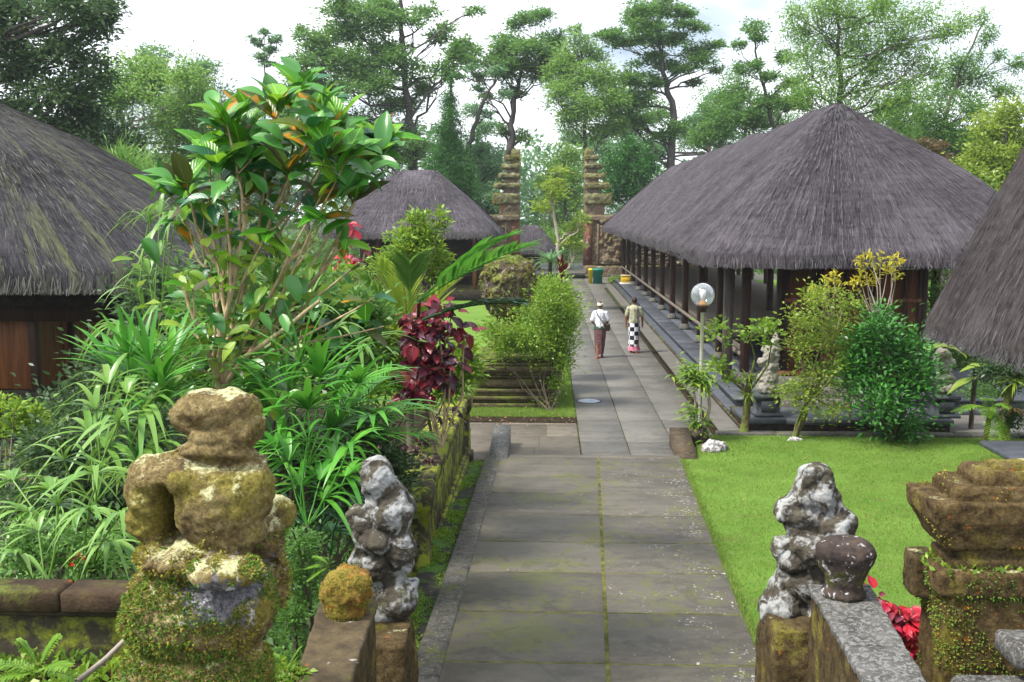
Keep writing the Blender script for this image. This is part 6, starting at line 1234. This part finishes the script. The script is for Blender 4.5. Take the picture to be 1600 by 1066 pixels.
tree('palm_grass_clump', 'pale reedy clump rising just behind the left roof slope', 'plant', 30, [(215, 330, .06), (212, 290, .04)], [(205, 280, 34, 26), (230, 300, 34, 24), (180, 262, 20, 14)], 1600, .5, 'palm_pale', nsub=8, spread=.4, flat=1.4, lw=.07)
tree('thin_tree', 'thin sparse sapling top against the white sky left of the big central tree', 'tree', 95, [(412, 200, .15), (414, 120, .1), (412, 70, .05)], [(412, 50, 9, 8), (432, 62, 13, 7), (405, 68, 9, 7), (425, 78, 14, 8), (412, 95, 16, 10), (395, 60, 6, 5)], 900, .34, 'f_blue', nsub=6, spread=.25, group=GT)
tree('big_tree', 'largest dense tree left of centre with a forked trunk showing against the sky', 'tree', 78, [(655, 340, .55), (648, 240, .48), (640, 165, .42), (628, 60, .28), (625, -20, .16)],
     [(530, 15, 40, 26), (580, 30, 44, 30), (540, 60, 50, 26), (490, 65, 26, 22), (500, 100, 44, 26), (555, 95, 44, 26), (610, 80, 30, 22), (520, 140, 44, 28), (575, 140, 44, 30), (630, 100, 34, 22), (610, 165, 36, 26), (560, 190, 50, 30), (620, 210, 44, 26), (690, 55, 32, 14), (665, 20, 24, 12), (710, 85, 24, 14), (680, 110, 30, 16), (660, 140, 26, 18), (600, 10, 40, 18), (740, 18, 16, 7), (726, 70, 20, 10), (590, 240, 50, 24), (650, 240, 34, 22), (550, 235, 40, 26), (470, 130, 30, 24), (470, 45, 14, 8), (500, 190, 44, 30), (640, 30, 20, 12), (460, 180, 40, 30)], 25000, .33, 'f_mid', nsub=14, spread=.30, flat=.55, group=GT)
tree('conifer', 'tall pointed bright green conifer behind the grey pavilion roof', 'conifer', 66, [(702, 330, .25), (704, 120, .08)], [(705, 128, 5, 14, 0), (700, 160, 14, 18, 0), (706, 185, 20, 20, 0), (696, 205, 24, 20, 0), (712, 225, 24, 20, 0), (692, 240, 30, 22, 0), (712, 255, 28, 22, 0), (684, 270, 28, 22, 0), (705, 285, 38, 24, 0), (730, 275, 14, 20, 0), (675, 290, 24, 20, 0), (730, 300, 26, 22, 0)], 13000, .20, 'f_conifer', nsub=18, spread=.22, flat=1.3, group=GT, lw=.35)
tree('gate_tree', 'tree with dark crooked open limbs rising behind the left gate tower', 'tree', 88, [(797, 300, .55), (797, 230, .5), (800, 190, .36), (812, 120, .22), (835, 60, .12)],
     [(825, 28, 26, 12), (805, 40, 18, 10), (850, 22, 18, 10), (790, 70, 30, 22), (825, 75, 34, 26), (860, 80, 30, 24), (800, 105, 32, 22), (845, 110, 34, 22), (770, 95, 26, 18), (735, 80, 20, 12), (725, 95, 22, 14), (750, 120, 16, 10), (800, 140, 22, 12), (870, 60, 18, 14), (785, 205, 14, 10), (820, 215, 12, 14), (760, 150, 12, 8), (880, 105, 18, 14)], 10000, .33, 'f_mid', nsub=11, spread=.31, flat=.45, group=GT)
tree('leaning_tree', 'crooked dark limbed tree leaning right of the conifer', 'tree', 82, [(725, 330, .36), (732, 240, .34), (745, 190, .26), (760, 150, .2), (775, 125, .12)], [(745, 140, 14, 8), (775, 115, 16, 10), (735, 105, 14, 8), (790, 150, 12, 7), (760, 180, 12, 7), (752, 235, 24, 24), (765, 265, 26, 30), (742, 290, 26, 24), (722, 120, 12, 8)], 2600, .33, 'f_blue', nsub=8, spread=.28, group=GT)
tree('light_tree', 'airy light green tree behind and between the two gate towers', 'tree', 84, [(915, 300, .25), (915, 220, .22), (912, 140, .14), (908, 80, .07)], [(905, 62, 16, 12), (885, 95, 26, 22), (920, 85, 24, 20), (900, 125, 34, 24), (940, 115, 26, 24), (875, 150, 30, 22), (915, 165, 34, 24), (950, 155, 30, 22), (890, 185, 30, 20), (930, 200, 34, 20), (965, 190, 24, 20), (898, 45, 10, 7), (865, 120, 20, 18)], 8500, .30, 'f_bright', nsub=12, spread=.33, flat=.7, group=GT)
tree('umbrella_tree', 'tall spreading tree with layered crown left of the long roof ridge', 'tree', 86, [(1052, 320, .55), (1050, 200, .48), (1045, 150, .36), (1035, 100, .24), (1030, 50, .14)],
     [(1000, 15, 34, 12), (1040, 8, 34, 12), (985, 30, 22, 10), (1020, 38, 34, 12), (1065, 22, 24, 12), (1080, 40, 22, 12), (960, 55, 30, 10), (1000, 60, 34, 14), (1045, 62, 34, 16), (1085, 78, 26, 12), (1100, 95, 24, 12), (1020, 95, 34, 14), (1065, 105, 24, 12), (990, 120, 30, 14), (965, 70, 20, 8), (1020, 130, 24, 12), (1118, 70, 14, 8), (1000, 155, 24, 12), (975, 165, 30, 16), (1085, 130, 12, 8), (1030, 210, 24, 14), (1060, 200, 18, 12), (990, 190, 24, 12), (1120, 110, 10, 8)], 13000, .32, 'f_mid', nsub=11, spread=.31, flat=.40, group=GT)
tree('sparse_tree', 'sparse dark tree with thin forked trunk just left of the roof peak', 'tree', 76, [(1212, 320, .28), (1210, 200, .24), (1195, 140, .16), (1180, 80, .10), (1180, 40, .05)], [(1180, 42, 20, 10), (1152, 70, 12, 8), (1185, 60, 14, 8), (1180, 100, 16, 10), (1225, 90, 16, 12), (1160, 110, 14, 10), (1200, 120, 18, 12), (1230, 130, 20, 14), (1145, 150, 26, 22), (1130, 180, 34, 24), (1170, 190, 28, 20), (1110, 210, 30, 22), (1215, 165, 26, 18), (1245, 160, 24, 24), (1190, 160, 14, 10)], 7500, .29, 'f_mid', nsub=10, spread=.31, flat=.55, group=GT)
tree('feathery_tree', 'huge bright feathery tree above the roof with slender upright limbs', 'tree', 58, [(1318, 330, .30), (1316, 200, .26), (1312, 110, .2), (1308, 30, .12), (1305, -40, .06)],
     [(1280, 10, 40, 30), (1330, 20, 44, 34), (1380, 10, 40, 30), (1255, 45, 30, 26), (1300, 60, 44, 32), (1350, 70, 44, 34), (1400, 50, 34, 30), (1440, 20, 34, 24), (1270, 100, 38, 28), (1330, 110, 44, 30), (1385, 110, 40, 30), (1430, 80, 34, 26), (1265, 145, 36, 22), (1320, 150, 40, 24), (1375, 155, 44, 28), (1420, 140, 34, 26), (1475, 50, 24, 20), (1500, 40, 22, 20), (1395, 195, 40, 26), (1350, 185, 40, 16), (1530, 30, 16, 16), (1460, 110, 26, 22), (1240, 20, 18, 12)], 12500, .25, 'f_bright', nsub=14, spread=.27, flat=1.1, droop=.25, lw=.35, group=GT)
tree('right_tree', 'loose thin limbed tree with small leaves at the upper right', 'tree', 64, [(1440, 340, .22), (1470, 200, .18), (1500, 110, .12), (1540, 30, .06)], [(1500, 100, 34, 24), (1480, 140, 34, 24), (1530, 120, 30, 20), (1460, 180, 34, 26), (1520, 165, 40, 24), (1570, 140, 28, 16), (1590, 100, 20, 14), (1560, 85, 14, 8), (1440, 215, 40, 24), (1500, 210, 44, 26), (1545, 55, 18, 14)], 6500, .26, 'f_mid', nsub=12, spread=.28, flat=.9, droop=.2, lw=.35, group=GT)
tree('yellow_tree', 'yellow green tree low at the right edge behind the right roof', 'tree', 48, [(1570, 360, .2), (1572, 260, .16), (1570, 190, .1)], [(1575, 180, 34, 22), (1545, 200, 34, 22), (1590, 215, 34, 26), (1540, 240, 34, 24), (1575, 250, 34, 24), (1520, 265, 30, 20), (1550, 285, 40, 20), (1600, 260, 30, 40)], 6500, .22, 'b_olive', nsub=14, spread=.35, flat=.8, group=GT)
tree('brown_tree', 'reddish brown tinged tree between the long roof and the right roof', 'tree', 56, [(1475, 360, .2), (1475, 260, .14)], [(1450, 230, 24, 16), (1475, 260, 30, 18), (1500, 275, 30, 18), (1515, 290, 30, 14)], 2200, .2, 'f_brown', nsub=12, spread=.28, group=GT)
tree('back_tree', 'dark green tree low behind the right end of the long roof', 'tree', 68, [(1450, 360, .3), (1450, 240, .2)], [(1430, 200, 40, 30), (1480, 230, 40, 30), (1420, 240, 40, 30), (1530, 230, 40, 30), (1400, 170, 34, 24)], 5500, .28, 'f_dark', nsub=14, spread=.28, group=GT)
tree('cypress', 'rounded bright green conifer behind the right gate tower', 'conifer', 76, [(985, 340, .2), (985, 230, .1)], [(985, 222, 14, 16, 0), (970, 245, 24, 18, 0), (998, 245, 24, 18, 0), (960, 265, 24, 20, 0), (985, 270, 34, 22, 0), (1010, 265, 18, 18, 0), (960, 290, 30, 24, 0), (990, 300, 30, 20, 0)], 7500, .22, 'f_conifer', nsub=14, spread=.24, flat=1.2, group=GT)
tree('opening_tree', 'bright green bushy tree seen through the gate opening left of the right tower', 'tree', 80, [(885, 420, .2), (885, 300, .14)], [(890, 240, 22, 18), (870, 265, 26, 20), (900, 275, 20, 24), (865, 300, 24, 22), (895, 315, 24, 24), (850, 285, 14, 16), (880, 345, 30, 24), (905, 360, 18, 30), (875, 385, 34, 26)], 7000, .26, 'f_bright', nsub=14, spread=.33, flat=.8, group=GT)
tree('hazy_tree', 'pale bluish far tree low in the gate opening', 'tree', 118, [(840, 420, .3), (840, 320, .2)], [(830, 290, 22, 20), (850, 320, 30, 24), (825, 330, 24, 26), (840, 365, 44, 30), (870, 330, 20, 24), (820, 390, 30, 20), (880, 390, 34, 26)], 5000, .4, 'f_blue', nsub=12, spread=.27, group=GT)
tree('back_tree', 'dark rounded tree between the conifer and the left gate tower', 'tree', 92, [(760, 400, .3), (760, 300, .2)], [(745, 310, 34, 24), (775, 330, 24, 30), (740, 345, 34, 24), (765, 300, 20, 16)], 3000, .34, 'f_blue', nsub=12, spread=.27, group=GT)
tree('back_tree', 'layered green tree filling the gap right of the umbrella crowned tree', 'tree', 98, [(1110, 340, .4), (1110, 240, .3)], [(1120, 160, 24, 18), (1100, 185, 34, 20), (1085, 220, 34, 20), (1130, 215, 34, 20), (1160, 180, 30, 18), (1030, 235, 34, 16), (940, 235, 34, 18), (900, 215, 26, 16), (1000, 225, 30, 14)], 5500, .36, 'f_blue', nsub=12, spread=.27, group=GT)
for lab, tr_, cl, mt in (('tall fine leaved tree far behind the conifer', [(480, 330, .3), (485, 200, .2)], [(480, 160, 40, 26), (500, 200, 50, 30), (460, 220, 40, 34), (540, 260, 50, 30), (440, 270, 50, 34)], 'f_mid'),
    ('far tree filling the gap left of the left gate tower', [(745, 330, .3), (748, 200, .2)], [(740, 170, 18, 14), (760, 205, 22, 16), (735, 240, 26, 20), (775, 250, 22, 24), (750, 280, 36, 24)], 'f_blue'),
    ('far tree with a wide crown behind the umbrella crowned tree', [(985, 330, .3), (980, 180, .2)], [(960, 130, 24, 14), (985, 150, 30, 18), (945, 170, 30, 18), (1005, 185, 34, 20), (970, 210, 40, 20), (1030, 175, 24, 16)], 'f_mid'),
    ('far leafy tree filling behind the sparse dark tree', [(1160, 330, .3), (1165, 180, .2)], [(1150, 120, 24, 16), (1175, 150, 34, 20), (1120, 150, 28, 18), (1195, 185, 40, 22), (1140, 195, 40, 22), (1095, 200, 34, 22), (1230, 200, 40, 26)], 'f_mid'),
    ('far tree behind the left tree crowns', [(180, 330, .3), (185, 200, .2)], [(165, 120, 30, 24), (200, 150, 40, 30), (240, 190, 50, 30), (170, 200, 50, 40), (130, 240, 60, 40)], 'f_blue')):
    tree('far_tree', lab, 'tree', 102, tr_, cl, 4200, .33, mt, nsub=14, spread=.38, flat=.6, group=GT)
# far wood behind everything, one mass
wm = MB(); N = 46000; wx = RNG.uniform(-95, 130, N); wy = RNG.uniform(104, 128, N); top = np.array([11.5 + 5.0 * noise.noise(Vector((float(x) * .11, 3, 0))) + 2.6 * noise.noise(Vector((float(x) * .4, 8, 0))) for x in wx])
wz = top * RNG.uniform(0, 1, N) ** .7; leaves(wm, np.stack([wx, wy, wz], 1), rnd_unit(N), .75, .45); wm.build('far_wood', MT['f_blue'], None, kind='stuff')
wm = MB(); N = 9000; wx = RNG.uniform(12.5, 60, N); wy = RNG.uniform(66, 78, N); wz = 3.2 * RNG.uniform(0, 1, N) ** .7; leaves(wm, np.stack([wx, wy, wz], 1), rnd_unit(N), .4, .26)
wx = RNG.uniform(-60, -6.5, N); wy = RNG.uniform(62, 72, N); wz = 3.0 * RNG.uniform(0, 1, N) ** .7; leaves(wm, np.stack([wx, wy, wz], 1), rnd_unit(N), .4, .26); wm.build('court_undergrowth', MT['f_mid'], None, kind='stuff')
slope_sheet('right_lawn', MT['lawn'], [[(11.6, y, .01), (40, y, .01)] for y in (28, 45, 66)])

# ------------------------------------------------------------------ thin tropical haze
hz = MB().box(-440, 440, -70, 640, -3, 32); ho = hz.build('haze', None, None, kind='stuff'); hm = bpy.data.materials.new('haze'); hm.use_nodes = True; hm.node_tree.nodes.clear()
_o = hm.node_tree.nodes.new('ShaderNodeOutputMaterial'); _v = hm.node_tree.nodes.new('ShaderNodeVolumePrincipled'); _v.inputs['Color'].default_value = (.86, .93, 1, 1); _v.inputs['Density'].default_value = 0.00045; _v.inputs['Anisotropy'].default_value = 0.2
hm.node_tree.links.new(_v.outputs[0], _o.inputs['Volume']); ho.data.materials.append(hm)
# ground cover of the left bed
gc = MB(); N = 16000; gx_ = RNG.uniform(-7.5, -1.35, N); gy_ = RNG.uniform(4.6, 11.4, N); gz_ = np.interp(gy_, [3.9, 5.2, 7, 9, 11.45], [2.1, 1.75, 1.25, .8, .55]) + RNG.uniform(0, 1, N) ** 2 * .22 * np.array([.35 + abs(noise.noise(Vector((float(a) * 1.5, float(b) * 1.5, 4)))) * 2 for a, b in zip(gx_, gy_)]) - .03
kk = gx_ < -1.5; gz_ = np.where(gx_ > -1.45, gz_ - .05, gz_); leaves(gc, np.stack([gx_, gy_, gz_], 1)[kk], rnd_unit(int(kk.sum())) + np.array([0, 0, .5]), .09, .055); gc.build('ground_cover', MT['f_mid'], None, kind='stuff')
